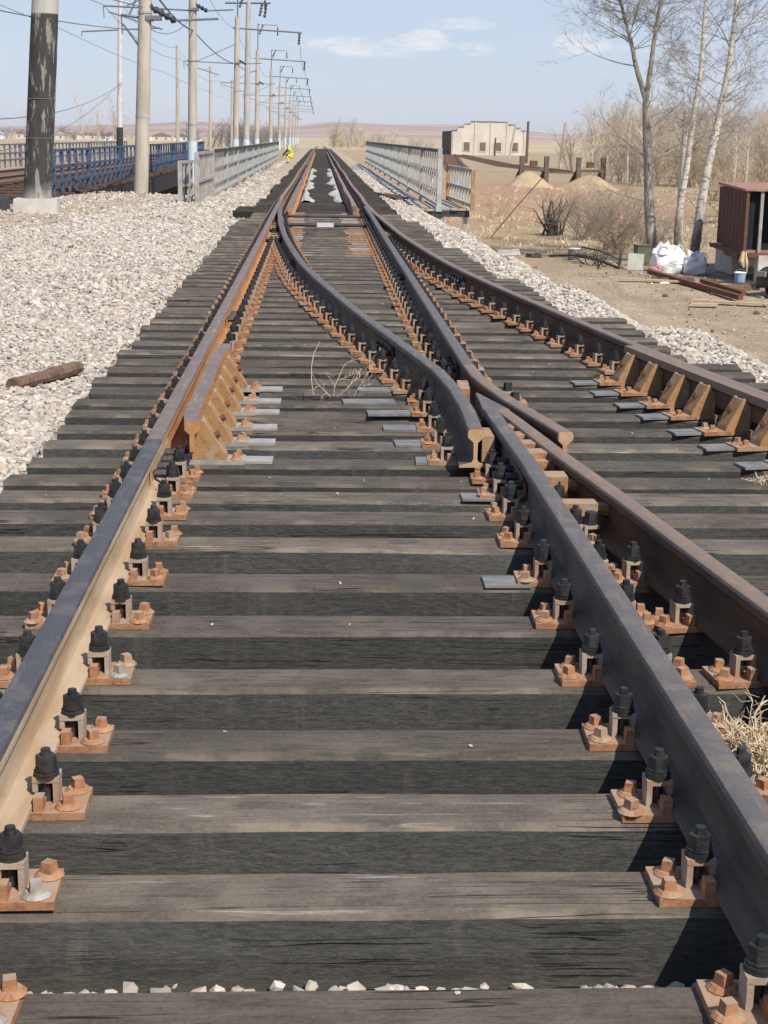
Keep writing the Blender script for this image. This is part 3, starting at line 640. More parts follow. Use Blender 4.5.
for y in TIES:
    if y < 29:
        d = 2 if y < 7 else 1 if y < 22.5 else 0
        if not GL[0] < y < GL[1]: fasten(XL, y, 1, 0, d)
        fasten(XL, y, -1, 0, d)
    if 9.0 < y < 27.5: fasten(XR, y, -1, 0, 1 if y < 24 else 0); fasten(XR, y, 1, 0, 0)
    if y < 6.9: fasten(XR, y, -1, 0, 2); fasten(XR, y, 1, 0, 2)
    if 6.9 < y < 8.9: fasten(.715, y, -1, 0, 2); fasten(1.0, y, 1, 0, 0)
    if 8.9 < y < 26: x = at_path(DL, y); s_ = (at_path(DL, y+.3)-at_path(DL, y-.3))/.6; fasten(x, y, -1, s_, 1 if y < 24 else 0); fasten(x, y, 1, s_, 0)
    if y < 6.4: x = at_path(sorted(FR), y); fasten(x, y, -1, -.13, 2 if y < 5.5 else 0); fasten(x, y, 1, -.13, 2 if y < 4.5 else 0)
    if y < 28: x = at_path(DR, y); s_ = (at_path(DR, y+.3)-at_path(DR, y-.3))/.6; (fasten(x, y, -1, s_, 1 if 9.5 < y < 25 else 0) if not GR[0] < y < GR[1] else None); fasten(x, y, 1, s_, 0)
    if 29 < y < 75:
        for x, sd_ in ((XL, 1), (XL, -1), (XR, -1), (XR, 1)): fasten(x+LAT(y), y, sd_, 0, 0)
hb = hidden.build('rail_fastenings', [M['rust'], M['clip'], M['black_oil']], track); tag(hb, kind='stuff')

# guard rails with wedge brackets
def guard(path, side, ya, yb, mrail, label):
    """side +1: guard stands to the right of its rail"""
    gp = [(-.035, .012), (.035, .012), (.036, -.03), (.012, -.05), (.012, -.13), (-.012, -.13), (-.012, -.05), (-.035, -.03)]
    P = [(y, x+side*.115) for y, x in path if ya-.4 < y < yb+.4]
    OF = .118 if side > 0 else .098
    yy_ = np.linspace(ya, yb, 14); P = [(y, at_path(sorted(path), y)+side*(OF+(.02 if side > 0 and (y > yb-.3 or y < ya+.15) else 0))) for y in yy_]
    gr = sweep(P, prof=gp).build('guard_rail', [M[mrail], M[mrail+'_top']], track, smooth=30); gr['label'] = label
    for y in TIES:
        if ya+.02 < y < (9.3 if side > 0 else yb-.05):
            x = at_path(sorted(path), y)+side*OF; z = TT(y); s_ = (at_path(sorted(path), y+.3)-at_path(sorted(path), y-.3))/.6; ang = -math.atan(s_)
            R_ = Matrix.Rotation(ang, 3, 'Z'); xf = lambda p, x=x, y=y, z=z, R_=R_: tuple(R_ @ Vector((side*p.x, p.y, p.z))+Vector((x, y, z)))
            b = MB(); fl = [(.013, .022), (.175, .022), (.168, .045), (.068, .202), (.056, .208), (.036, .175), (.013, .150)] if side > 0 else [(.013, .022), (.150, .022), (.143, .045), (.062, .188), (.05, .192), (.034, .165), (.013, .150)]
            b.prism(fl, -.066, -.052, 0, xf); b.prism(fl, .040, .054, 0, xf)
            # sloping face plate with a bolt
            b.prism([(.158, .022), (.175, .022), (.168, .045), (.070, .202), (.056, .204)] if side > 0 else [(.134, .022), (.150, .022), (.143, .045), (.064, .186), (.052, .186)], -.052, .040, 0, xf)
            if side < 0: b.m = [0]*len(b.f)
            br = b.build('bracket', M['rust_bracket'], gr)
            h = MB(); p = xf(Vector((.10, -.005, .12))); q = xf(Vector((.137 if side > 0 else .118, -.005, .136))); h.tube([p, q], .017, 6); h.build('bolt', M['rust_dark'], gr)
            pl = MB(); c = xf(Vector((.09 if side > 0 else .105, .0, .011))); pl.box(c, (.33, .15, .02), ang); pl.build('tie_plate', M['plate_bright' if side > 0 else 'rust'], gr)
            c = xf(Vector((.31 if side > 0 else .335, .015, .004))); lp = MB(); lp.box((c[0], c[1], z+.007), (.15 if side > 0 else .17, .125, .012), ang+RND.uniform(-.03, .03)); lp.build('packing_plate', M['plate_bright' if side > 0 else 'grey_plate'], gr)
            for dx, dy in ((.225, .03), (.215, -.045)):
                c = xf(Vector((dx, dy, .002))); share('screw', P0['screw'], gr, Vector(c)-wloc(gr), (0, 0, RND.random()))
    return gr
guard([(0, XL), (30, XL)], 1, 6.98, 9.65, 'rail_rust', 'short guard rail with six rusty wedge brackets beside the near rail')
guard(DR, -1, 6.6, 9.74, 'rail_brown', 'guard rail with upright rusty brackets along the curved outer rail')
# loose grey packing plates beside the frog
for (x, y) in ((.40, 9.15), (.43, 8.40), (.50, 7.95), (.54, 7.54), (.30, 8.78), (.62, 7.11)):
    yt = min(TIES, key=lambda q: abs(q-y)); blk('packing_plate', x, yt+.01, TT(yt)+.007, .30, .14, .012, 'grey_plate', rz=U(-.05, .05))
for (x, y) in ((.66, 5.2), (.70, 6.42)):
    yt = min(TIES, key=lambda q: abs(q-y)); blk('packing_plate', x, yt-.03, TT(yt)+.006, .16, .12, .010, 'grey_plate')

# switch: stretcher rods, slide plates, orange filler plates
for y, r in ((24.2, .028), (26.6, .024)):
    z = RT(y)-.13
    MB().tube([(-.60, y, z), (.80, y+.05, z)], r, 8).build('switch_rod', M['dark_steel'], track, smooth=40)
    for x in (-.57, .79): blk('rod_clevis', x, y+.02, z, .10, .13, .09, 'black_oil')
blk('rod_sleeve', .12, 24.225, RT(24.2)-.128, .26, .062, .062, 'paint_white')
blk('filler_plate', -.585, 21.3, RT(21)-.10, .17, 1.0, .03, 'rust'); blk('filler_plate', -.64, 23.6, RT(23)-.10, .09, 1.6, .03, 'rust'); blk('filler_plate', 1.0, 22.0, RT(22)-.10, .13, .9, .03, 'rust')
for y in TIES:
    if 19.4 < y < 29:
        for x, sx in ((-.42, .42), (.62, .40)):
            blk('slide_plate', x+U(-.03, .03), y, TT(y)+.009, sx+U(-.06, .06), .13, .016, 'rust' if U(0, 1) < .75 else 'plate_bright')
# inner guard rails on the bridge
rail([(y, XL+.23+LAT(y)+WOB(y, 1)) for y in np.arange(26.8, 150, 3.0)], 'rail_rust', 'rusty inner guard rail on the bridge', name='guard_rail', step=1.5, dz=-.02)
rail([(y, XR-.23+LAT(y)+WOB(y, 3)) for y in np.arange(28.2, 150, 3.0)], 'rail_old', 'brown inner guard rail on the bridge', name='guard_rail', step=1.5, dz=-.02)
# pale jagged patches of spilled lime along the inner guard rails
for sx, x0, ya, yb in ((1, XL+.34, 34.0, 72), (-1, XR-.34, 33.4, 72)):
    top, n = [], 90; mb = MB(); vs = []
    for i in range(n):
        y = ya+(yb-ya)*(i/(n-1)); wdt = .17+.08*math.sin(y*.55+sx)+.05*math.sin(y*1.3)+RND.uniform(-.02, .02); wdt = max(.05, wdt)
        z = TT(y); x = x0+LAT(y)
        vs += [(x, y, z+.002), (x+sx*wdt*.3, y, z+.045+RND.uniform(-.012, .012)), (x+sx*wdt*.75, y, z+.035+RND.uniform(-.012, .012)), (x+sx*wdt, y, z+.002)]
    fs = [(4*i+j, 4*i+j+1, 4*i+4+j+1, 4*i+4+j) for i in range(n-1) for j in range(3)]
    if sx < 0: fs = [tuple(reversed(f)) for f in fs]
    fs = [tuple(reversed(f)) for f in fs]
    tag(mb.add(vs, fs).build('lime_strip', M['lime']), kind='stuff')


# ------------------------------------------------------------------ loose things on the line
def log_mesh(p, q, r, seed, n=9, flat=.8):
    rr = random.Random(seed); p, q = Vector(p), Vector(q); mb = MB(); k = 9; pts = [p.lerp(q, i/(k-1))+Vector((rr.uniform(-.006, .006), rr.uniform(-.006, .006), rr.uniform(-.004, .004))) for i in range(k)]
    return mb.tube(pts, [r*rr.uniform(.86, 1.1) for _ in range(k)], n)
zb = bed_z(-1.8, 10.2)
o = log_mesh((-1.918, 9.72, zb+.045), (-1.617, 10.46, zb+.055), .046, 4).build('timber_piece', M['brown_wood'], None, (-1.8, 10.2, zb), smooth=30); tag(o, 'short broken brown timber lying on the pale ballast', 'timber')
# tumbleweeds: tangles of curling stems
def tumbleweed(c, r, n, seed, thick, name='tumbleweed', flat=.8):
    rr = random.Random(seed); mb = MB()
    for _ in range(n):
        d = Vector((rr.gauss(0, 1), rr.gauss(0, 1), rr.gauss(0, .8)+.25)).normalized(); p = Vector(c)+Vector((rr.gauss(0, .12)*r, rr.gauss(0, .12)*r, -.5*r*flat)); pts = [p]
        L = r*rr.uniform(.5, 1.15); k = rr.randint(5, 8)
        for _ in range(k):
            d = (d+Vector((rr.gauss(0, .5), rr.gauss(0, .5), rr.gauss(0, .45)))).normalized(); q = pts[-1]+d*L/k; q.z = max(q.z, c[2]-r*flat*.85); pts.append(q)
        t = thick*rr.uniform(.6, 1.3); mb.tube(pts, [t*(1-.6*i/k) for i in range(k+1)], 4)
        for _ in range(2):
            j = rr.randint(1, k-1); d2 = (d+Vector((rr.gauss(0, .9), rr.gauss(0, .9), rr.gauss(0, .9)))).normalized(); a = pts[j]
            mb.tube([a, a+d2*L*.16, a+(d2+Vector((rr.gauss(0, .4), rr.gauss(0, .4), rr.gauss(0, .4))))*L*.26], [t*.7, t*.5, t*.25], 3)
    return mb
TW = tumbleweed((1.10, 3.62, TT(3.6)+.06), .185, 190, 5, .0026).build('tumbleweed', M['weed'], None, (1.10, 3.62, TT(3.6)-.1)); tag(TW, 'pale tangled tumbleweed caught between two rails', 'tumbleweed', 'tumbleweeds on the track')
TW = tumbleweed((2.02, 6.72, TT(6.7)+.06), .10, 26, 6, .0026).build('tumbleweed', M['weed'], None, (2.02, 6.72, TT(6.7)-.1)); tag(TW, 'pale looping tumbleweed beyond the brown headed rail, by the guard brackets', 'tumbleweed', 'tumbleweeds on the track')
mb = MB(); rr = random.Random(9)
def twig_rec(p, d, L, t, lev):
    pts = [Vector(p)]; dd = Vector(d)
    for _ in range(4): dd = (dd+Vector((rr.gauss(0, .2), rr.gauss(0, .2), rr.gauss(0, .15)))).normalized(); pts.append(pts[-1]+dd*L/4)
    mb.tube(pts, [t, t*.9, t*.75, t*.6, t*.4], 4)
    if lev:
        for j in (1, 2, 3, 4): twig_rec(pts[j], (dd+Vector((rr.gauss(0, .8), rr.gauss(0, .5), rr.gauss(0, .6)))).normalized(), L*.5, t*.65, lev-1)
z = TT(9.2)+.004
for dx, dirv, L in ((0, (.25, -.1, 1), .27), (.12, (.3, .1, .9), .26), (.02, (.7, -.1, .55), .25), (-.02, (-.6, -.2, .3), .16)): twig_rec((.10+dx, 8.95, z), Vector(dirv).normalized(), L*.72, .0023, 2)
twig_rec((-.02, 9.0, z), (.1, 0, 1), .34, .0024, 0)
o = mb.build('dry_weed', M['weed'], None, (.05, 8.8, z)); tag(o, 'dry branching weed standing on the sleepers beside the curved rail', 'weed')
for (a, b, lab) in (((1.62, 42.6), (1.98, 37.6), 'rusty plate lying on ballast before the right platform, nearer the rail'), ((1.84, 42.0), (2.16, 38.0), 'rusty plate lying on ballast before the right platform, nearer the railing')):
    z = TT(40)-.05; o = MB().beam((a[0], a[1], z), (b[0], b[1], z+.03), .12, .03).build('rusty_plate', M['rust_dark'], None, ((a[0]+b[0])/2, 40, z)); tag(o, lab, 'plate', 'rusty plates by the right platform')

# ------------------------------------------------------------------ bridge walkways and railings
def railing(name, label, x, y0, y1, zf, H, colour, spacing, panel, mirror=1, bal=.19, xf2=None, rows=3):
    t = thing(name, label, 'railing', (x, y0, zf)); n = int(round((y1-y0)/panel)); X = lambda y: x+((xf2-x)*(y-y0)/(y1-y0) if xf2 is not None else LAT(y))
    post = MB().box((0, 0, H/2+.03), (.10, .12, H+.06)).box((.0, 0, .06), (.14, .2, .12)).build('post', M[colour]); pob = post; post = post.data; bpy.data.objects.remove(pob)
    for i in range(n+1): share('post', post, t, (X(y0+(y1-y0)*i/n)-x, (y1-y0)*i/n, 0))
    for nm, z, h, w_ in (('top_rail', H, .07, .11), ('bottom_rail', .13, .06, .06)):
        MB().beam((X(y0), y0, zf+z), (X(y1), y1, zf+z), w_, h).build(nm, M['dark_steel' if nm == 'top_rail' and rows == 3 else colour], t)
    for k in range(rows-1):
        z = H*(k+1)/rows; MB().beam((X(y0)+.02, y0, zf+z), (X(y1)+.02, y1, zf+z), .03, .05).build('middle_rail', M[colour], t)
    ba = MB().box((0, 0, H*.5+.06), (.028, .035, H-.14)).build('baluster', M[colour]); pob = ba; ba = ba.data; bpy.data.objects.remove(pob)
    nb = min(300, int((y1-y0)/bal))
    for i in range(nb):
        y = y0+(i+.5)*(y1-y0)/nb; share('baluster', ba, t, (X(y)-x-.02, y-y0, 0))
    return t
railing('bridge_railing', 'grey barred railing along the left side of the bridge, with pale concrete walkway below', -2.52, 37.8, 104, -.02, 1.15, 'galv', .2, 6.0, bal=.72, xf2=-2.60)
railing('bridge_railing', 'grey green barred railing along the right edge of the bridge', 2.66, 34.4, 97, -.05, 1.30, 'galv', .2, 6.2, bal=.78, xf2=2.98)
# return panel of the left railing, and the short rusty grey one at its end
def short_railing(name, label, p, q, zf, H, colour, nb, endpost=None):
    t = thing(name, label, 'railing', (p[0], p[1], zf)); P, Q = Vector((*p, zf)), Vector((*q, zf)); upz = Vector((0, 0, 1))
    for A in (P, Q): MB().box(A+upz*(H/2), (.09, .09, H)).build('post', M[endpost or colour], t)
    for z, nm in ((H-.02, 'top_rail'), (H*.5, 'middle_rail'), (.12, 'bottom_rail')):
        MB().beam(P+upz*z, Q+upz*z, .07, .06).build(nm, M[colour], t)
    for i in range(nb):
        A = P.lerp(Q, (i+1)/(nb+1)); MB().box(A+upz*(H*.5), (.045, .045, H-.1)).build('baluster', M[colour], t)
    return t
short_railing('end_railing', 'short rusty grey railing panel across the end of the left walkway', (-2.92, 33.6), (-2.58, 35.4), -.06, 1.02, 'old_grey', 5)
short_railing('end_railing', 'rusty grey railing panel between the end panel and the left bridge railing', (-2.56, 33.5), (-2.50, 37.6), -.06, 1.2, 'old_grey', 6)
short_railing('platform_railing', 'low grey railing with one rusty post on the outer right platform', (3.52, 35.6), (3.40, 41.0), -.08, .92, 'galv', 8, 'rust_bracket')
# walkways
mb = MB(); mb.box((-2.24, 70, -.12), (.50, 68, .14)); o = mb.build('walkway', M['concrete'], None, (-2.24, 70, -.19)); tag(o, kind='structure')
mb = MB(); mb.box((2.36, 66.5, -.14), (.42, 60, .12)); mb.box((2.52, 66.5, -.05), (.05, 60, .10)); o = mb.build('walkway', M['galv'], None, (2.36, 66.5, -.2)); tag(o, kind='structure')
def boards(name, label, cx, cy, z, L, n, w, ang, m, frame=True):
    t = thing(name, label, 'platform', (cx, cy, z))
    for i in range(n):
        MB().box((cx+(i-(n-1)/2)*w, cy+RND.uniform(-.04, .04), z+RND.uniform(-.004, .004)), (w*.93, L, .04)).build('board', M[m if i % 3 else 'ply'], t)
    if frame:
        for yy2 in (cy-L/2+.08, cy, cy+L/2-.08): MB().box((cx, yy2, z-.10), (n*w+.1, .10, .14)).build('beam', M['dark_steel'], t)
        for sx in (-1, 1): MB().box((cx+sx*n*w*.45, cy-L/2+.12, z-.42), (.10, .10, .5)).build('leg', M['old_grey'], t)
    return t
boards('end_platform', 'board platform with tan sheet at the near end of the right walkway', 2.28, 36.6, -.02, 4.6, 5, .17, 0, 'deck_board')
boards('end_platform', 'narrow grey slatted platform outside the right railing', 3.04, 38.4, -.06, 5.4, 4, .19, 0, 'old_grey')
boards('end_platform', 'tan plywood step at the end of the left walkway', -2.28, 35.0, -.04, 2.8, 3, .17, 0, 'ply', False)
o = MB().box((2.62, 36.2, .62), (.02, .5, .16)).build('notice_plate', M['white_paint'], None, (2.62, 36.2, .62)); tag(o, 'small white plate fixed inside the right bridge railing', 'plate')

# second line on the left: steel bridge with two railings
def barred(name, label, x0, x1, y0, y1, zf, H, m, sp, wb):
    t = thing(name, label, 'railing', (x0, y0, zf)); X = lambda y: x0+(x1-x0)*(y-y0)/(y1-y0); n = int((y1-y0)/sp)
    ba = MB().box((0, 0, H/2), (wb, wb, H)).build('baluster', M[m]); bd = ba.data; bpy.data.objects.remove(ba)
    bp = MB().box((0, 0, H/2), (wb*1.8, wb*1.8, H+.02)).build('post', M[m]); pd = bp.data; bpy.data.objects.remove(bp)
    for i in range(n+1):
        y = y0+(y1-y0)*i/n; share('post' if i % 6 == 0 else 'baluster', pd if i % 6 == 0 else bd, t, (X(y)-x0, y-y0, 0))
    for z, nm in ((H, 'top_rail'), (H*.62, 'middle_rail'), (.30, 'bottom_rail')):
        MB().beam((X(y0), y0, zf+z), (X(y1), y1, zf+z), .06, .07).build(nm, M[m], t)
    return t
barred('steel_railing', 'bright blue railing on the near side of the left bridge', -6.75, -7.75, 39.5, 108, -.06, 1.12, 'paint_blue', 1.35, .07)
barred('steel_railing', 'faded violet railing on the far side of the left bridge', -12.6, -13.2, 40, 110, .08, .92, 'paint_violet', 1.2, .07)
t = thing('steel_bridge', 'dark low steel bridge deck carrying the second line on the left', 'bridge', (-10, 74, -1.2))
for x in (-7.15, -9.4, -11.0, -12.9): MB().box((x, 74, -.63), (.16, 70, .74)).build('girder', M['dark_steel'], t)
MB().box((-10, 74, -.20), (5.9, 70, .10)).build('deck', M['charcoal'], t)
for k in range(60): MB().box((-9.7, 39.6+k*1.15, -.105), (6.2, .26, .09)).build('cross_beam', M['rust_dark' if k % 2 else 'charcoal'], t)
for y in (39.0, 108.8): MB().box((-10, y, -1.8), (7.2, .8, 3.0)).build('abutment', M['concrete'], t)
tk = thing('second_track', 'rusty rails of the second line crossing the left bridge', 'railway track', (-10.2, 20, .2))
for x in (-11.0, -9.4): sweep([(2, x), (330, x)], step=20, dz=-.06).build('rail', [M['rail_old'], M['rail_old_top']], tk, smooth=35)
for k in range(36): sleeper_mb(-11.6, -8.8, 0, 500+k, 3).build('sleeper', M['sleeper'], None, (0, 0, 0)).__setattr__('parent', None)
for o in [q for q in COL.objects if q.name.startswith('sleeper') and q.parent is None and q.type == 'MESH']:
    o.parent = tk; k = tk.get('n', 0); tk['n'] = k+1; y = 18+k*.6; o.location = Vector((0, y, RT(y)-.245))-wloc(tk)
del tk['n']

# ------------------------------------------------------------------ catenary poles
def lean(base, top, z): f = (z-base.z)/(top.z-base.z); return base.lerp(top, f)
t = thing('concrete_pole', 'thick near pole with peeling black tar on a square concrete footing', 'pole', (-5.23, 29.6, -.06), 'poles of the overhead line')
b, tp = Vector((-5.23, 29.6, .28)), Vector((-4.55, 29.5, 9.0))
MB().tube([b, b.lerp(tp, .3), tp], [.262, .252, .19], 20).build('shaft', M['tarred'], t, (-5.23, 29.6, .28), smooth=50)
MB().box((-5.22, 29.5, .10), (.82, .82, .42), .08, 0, .96).build('footing', M['concrete'], t)
for z in (1.4, 2.1): c = lean(b, tp, z); MB().tube([c+Vector((math.cos(a*PI/10)*.262, math.sin(a*PI/10)*.262, 0)) for a in range(21)], .006, 4).build('band', M['wire'], t)
def ins_string(mb, p, q, r, n, mi=0):
    p, q = Vector(p), Vector(q); pts, rs = [], []
    for i in range(2*n+1): pts.append(p.lerp(q, i/(2*n))); rs.append(r if i % 2 else r*.45)
    mb.tube(pts, rs, 6, mi)
def pole(name, label, bx, by, tx, ztop, r0, mast, larm, rarm, blue=True, m='concrete_pole', zl=6.2):
    zb = terrain(bx, by)-.1; t = thing(name, label, 'pole', (bx, by, zb), 'poles of the overhead line')
    b, tp = Vector((bx, by, zb)), Vector((tx, by, ztop))
    MB().tube([b, b.lerp(tp, .5), tp], [r0, r0*.88, r0*.72], 12).build('shaft', M[m], t, smooth=50)
    if blue: c0, c1 = lean(b, tp, max(zb+.05, -.4)), lean(b, tp, 1.25); MB().tube([c0, c1], r0*1.015, 12).build('painted_base', M['paint_blue_pale'], t, smooth=50)
    for z in (1.9, 4.4): c = lean(b, tp, z); MB().cyl((c.x, c.y, z), r0*.98, .06, 12).build('band', M['galv'], t)
    D = M['wire']
    if mast:
        MB().tube([tp-Vector((0, 0, .5)), tp+Vector((.05, 0, mast))], .05, 6).build('mast', D, t)
        mz = ztop+mast-.1; mb = MB(); mb.tube([(tx, by, mz), (tx+1.8, by, mz-.05), (tx+1.85, by, mz-.25)], .035, 5); mb.tube([(tx, by, mz-.75), (tx+.65, by, mz)], .03, 5); mb.build('bracket', D, t)
        mb = MB(); ins_string(mb, (tx+1.85, by, mz-.25), (tx+1.85, by, mz-.95), .085, 4); ins_string(mb, (tx+.5, by, mz-.05), (tx+.15, by, mz-.9), .085, 4); mb.build('insulator', M['insulator'], t)
    if rarm:
        z = ztop-.75; mb = MB(); mb.tube([(tx-.3, by, z+.05), (tx+rarm, by, z-.18)], .06, 6); mb.build('arm', D, t)
        mb = MB(); ins_string(mb, (tx+rarm-.15, by, z-.2), (tx+rarm-.2, by, z-.95), .10, 4); mb.build('insulator', M['insulator'], t)
    if larm:
        mb = MB(); mb.tube([(tx, by, zl), (tx-larm, by, zl+.12)], .038, 6); mb.tube([(tx-.05, by, zl+1.3), (tx-larm*.75, by, zl+.12)], .025, 5); mb.tube([(tx-larm, by, zl+.1), (tx-larm+.02, by, zl-.35)], .02, 5); mb.tube([(tx-larm*.95, by, zl-.1), (tx-larm*.35, by, zl-.75)], .03, 5); mb.build('cantilever', D, t)
        mb = MB(); ins_string(mb, (tx-.15, by, zl+.35), (tx+.55, by, zl-.02), .11, 5); mb.build('insulator', M['insulator'], t)
        MB().tube([(tx+.5, by, zl), (tx+1.6, by, zl+.06)], .03, 5).build('arm', D, t)
        MB().box((tx, by, zl+.05), (r0*2, r0*2, .10)).build('collar', D, t)
    return t
pole('concrete_pole', 'tan concrete pole standing just before the left bridge railing', -4.50, 40.15, -4.08, 9.2, .185, 0, .8, 0, False, zl=4.25)
pole('concrete_pole', 'tan concrete pole with pale blue base behind the end railing panels', -5.2, 65, -5.0, 9.3, .20, 0, 3.6, 0, zl=6.35)
pole('concrete_pole', 'tan pole with a bare mast on top, third behind the tarred pole', -5.62, 108, -5.42, 9.2, .215, 1.6, 3.6, 4.3)
pole('grey_pole', 'tall grey pole with a top crossarm among the tan poles', -5.35, 118, -5.1, 11.0, .24, 0, 0, 0, True, 'pole_grey')
labels = ['pole with hook bracket and long arm just beyond the tall grey pole', 'pole with hook bracket, second beyond the tall grey pole', 'pole with hook bracket, third beyond the tall grey pole', 'pole with hook bracket, fourth beyond the tall grey pole', 'distant pole, fifth beyond the tall grey pole', 'distant pole, sixth beyond the tall grey pole', 'distant pole, seventh beyond the tall grey pole', 'farthest small pole near the end of the line']
for k, lab in enumerate(labels):
    y = 149+43*k; pole('concrete_pole', lab, -5.75, y, -5.62, 9.2+LAT(y)*0, .23, 2.4, 3.4, 4.5, True)
c = Vector((-5.1, 118, 10.9)); mb = MB(); mb.tube([c+Vector((-1.7, 0, -.02)), c+Vector((1.6, 0, .02))], .08, 6); o = mb.build('crossarm', M['wire'], [q for q in COL.objects if q.name == 'grey_pole'][0]); mb = MB(); ins_string(mb, c+Vector((1.3, 0, 0)), c+Vector((1.15, 0, -1.0)), .12, 4); ins_string(mb, c+Vector((1.0, 0, 0)), c+Vector((.8, 0, -.9)), .12, 4); mb.build('insulator', M['insulator'], [q for q in COL.objects if q.name == 'grey_pole'][0])
t = thing('limewashed_pole', 'thin pole, white above and black below, beyond the left bridge', 'pole', (-12.4, 100, -2.4), 'poles of the overhead line')
MB().tube([(-12.42, 100, .9), (-12.15, 100, 10.5)], [.19, .14], 10).build('shaft', M['paint_white'], t, smooth=50); MB().tube([(-12.47, 100, -2.4), (-12.42, 100, .9), (-12.40, 100, 1.9)], [.22, .205, .20], 10).build('tarred_base', M['dark_steel'], t, smooth=50)
MB().tube([(-14.6, 100, 7.35), (-14.6, 100, 7.6), (-9.8, 100, 7.9)], .05, 5).build('arm', M['wire'], t)
for k, (y, x) in enumerate(((146, -12.9), (190, -12.9), (235, -12.8))):
    o = MB().tube([(x, y, -2), (x+.15, y, 9.4)], [.2, .14], 8).build('concrete_pole', M['concrete_pole'], None, (x, y, -2)); tag(o, ('thin plain pole of the far row, first past the limewashed pole', 'thin plain pole of the far row, second past the limewashed pole', 'thin plain pole of the far row, third past the limewashed pole')[k], 'pole', 'poles of the overhead line')
# wires
def wire(pts, sag, label, r=.012, grp='overhead wires'):
    P = []
    for (a, b) in zip(pts[:-1], pts[1:]):
        a, b = Vector(a), Vector(b)
        for i in range(16): f = i/16; q = a.lerp(b, f); q.z -= sag*4*f*(1-f)*min(1, (b-a).length/45); P.append(q)
    P.append(Vector(pts[-1])); o = MB().tube(P, r, 4).build('overhead_wire', M['wire'], None, P[0]); return tag(o, label, 'wire', grp)
py_ = [40.15, 65, 108]+[149+43*k for k in range(8)]; px_ = [-4.2, -5.05, -5.45]+[-5.65]*8
wire([(-4.0, -14, 9.3)]+[(x-.1, y, 8.5 if y > 60 else 5.9) for x, y in zip(px_, py_)][1:], .7, 'topmost wire strung along the tan concrete poles', .013)
wire([(-8.6, -10, 6.7), (-8.6, 65, 6.5)]+[(-9.2, y, 6.45) for y in py_[2:]], .6, 'carrier wire above the left bridge, nearer one', .013)
wire([(-10.4, -10, 5.7), (-10.2, 65, 5.5)]+[(-10.2, y, 5.5) for y in py_[2:]], .12, 'contact wire above the left bridge track', .011)
wire([(-6.4, 6, 4.15), (-4.35, 40.0, 4.55)], .35, 'slack wire reaching the pole before the left bridge, upper one', .012)
wire([(-7.2, 6, 3.6), (-4.4, 40.0, 4.0)], .5, 'slack wire reaching the pole before the left bridge, lower one', .010)
wire([(-4.3, 40.1, 4.1), (-5.0, 65, 6.3)], .8, 'wire sagging between the first two tan poles', .011)
wire([(-4.05, 40.1, 4.9), (-5.05, 65, 5.6), (-5.5, 108, 6.2), (-5.7, 149, 7.4)], .3, 'heavy cable descending along the tan poles', .03)
wire([(-9, 20, 2.2), (-12.2, 100, 4.6)], 1.3, 'long drooping wire crossing behind the tarred pole, higher one', .016)
wire([(-14, 34, 2.15), (-12.3, 100, 4.6)], 2.6, 'long drooping wire ending at the limewashed pole, lower one', .018)
wire([(-12.2, 100, 9.4), (-12.8, 146, 9.2), (-12.8, 190, 9.2), (-12.7, 235, 9.2)], .8, 'wire strung along the far row of thin poles', .014)
wire([(-1.25, 108, 7.5), (-1.25, 149, 7.5)]+[(-1.15, y, 7.5) for y in py_[4:]], .8, 'feeder wire hung from the long right arms of the poles', .013)
o = MB().box((-6.10, 29.9, .02), (.62, .5, .55), .2, 0, .9).box((-6.27, 29.75, -.05), (.3, .3, .5), .5).build('junction_box', M['dark_steel'], None, (-5.95, 29.9, -.26)); tag(o, 'dark metal box left of the tarred pole footing', 'box')

# ------------------------------------------------------------------ crouching worker
def skin_body(verts, edges, radii, root=0, sub=2):
    me = bpy.data.meshes.new('body'); me.from_pydata(verts, edges, []); o = bpy.data.objects.new('body', me); COL.objects.link(o)
    o.modifiers.new('s', 'SKIN'); sk = me.skin_vertices[0].data
    for i, r in enumerate(radii): sk[i].radius = (r, r) if not isinstance(r, tuple) else r; sk[i].use_root = (i == root)
    m2 = o.modifiers.new('u', 'SUBSURF'); m2.levels = sub; m2.render_levels = sub
    dg = bpy.context.evaluated_depsgraph_get(); res = bpy.data.meshes.new_from_object(o.evaluated_get(dg)); bpy.data.objects.remove(o); return res
# crouched, facing left (-x), hands reaching down to the walkway
V = [(0.06, 0, .36), (.02, 0, .55), (-.06, 0, .74), (-.13, 0, .86), (-.19, 0, .93), (-.23, 0, 1.02),
     (.04, -.12, .34), (-.26, -.15, .50), (-.10, -.15, .10), (-.26, -.16, .05), (.04, .12, .34), (-.26, .15, .50), (-.10, .15, .10), (-.26, .16, .05),
     (-.10, -.20, .80), (-.30, -.22, .58), (-.46, -.14, .40), (-.10, .20, .80), (-.30, .22, .58), (-.46, .14, .40)]
E_ = [(0, 1), (1, 2), (2, 3), (3, 4), (4, 5), (0, 6), (6, 7), (7, 8), (8, 9), (0, 10), (10, 11), (11, 12), (12, 13), (2, 14), (14, 15), (15, 16), (2, 17), (17, 18), (18, 19)]
Rr = [.15, .145, .16, .075, .065, .10, .10, .075, .055, .05, .10, .075, .055, .05, .075, .05, .038, .075, .05, .038]
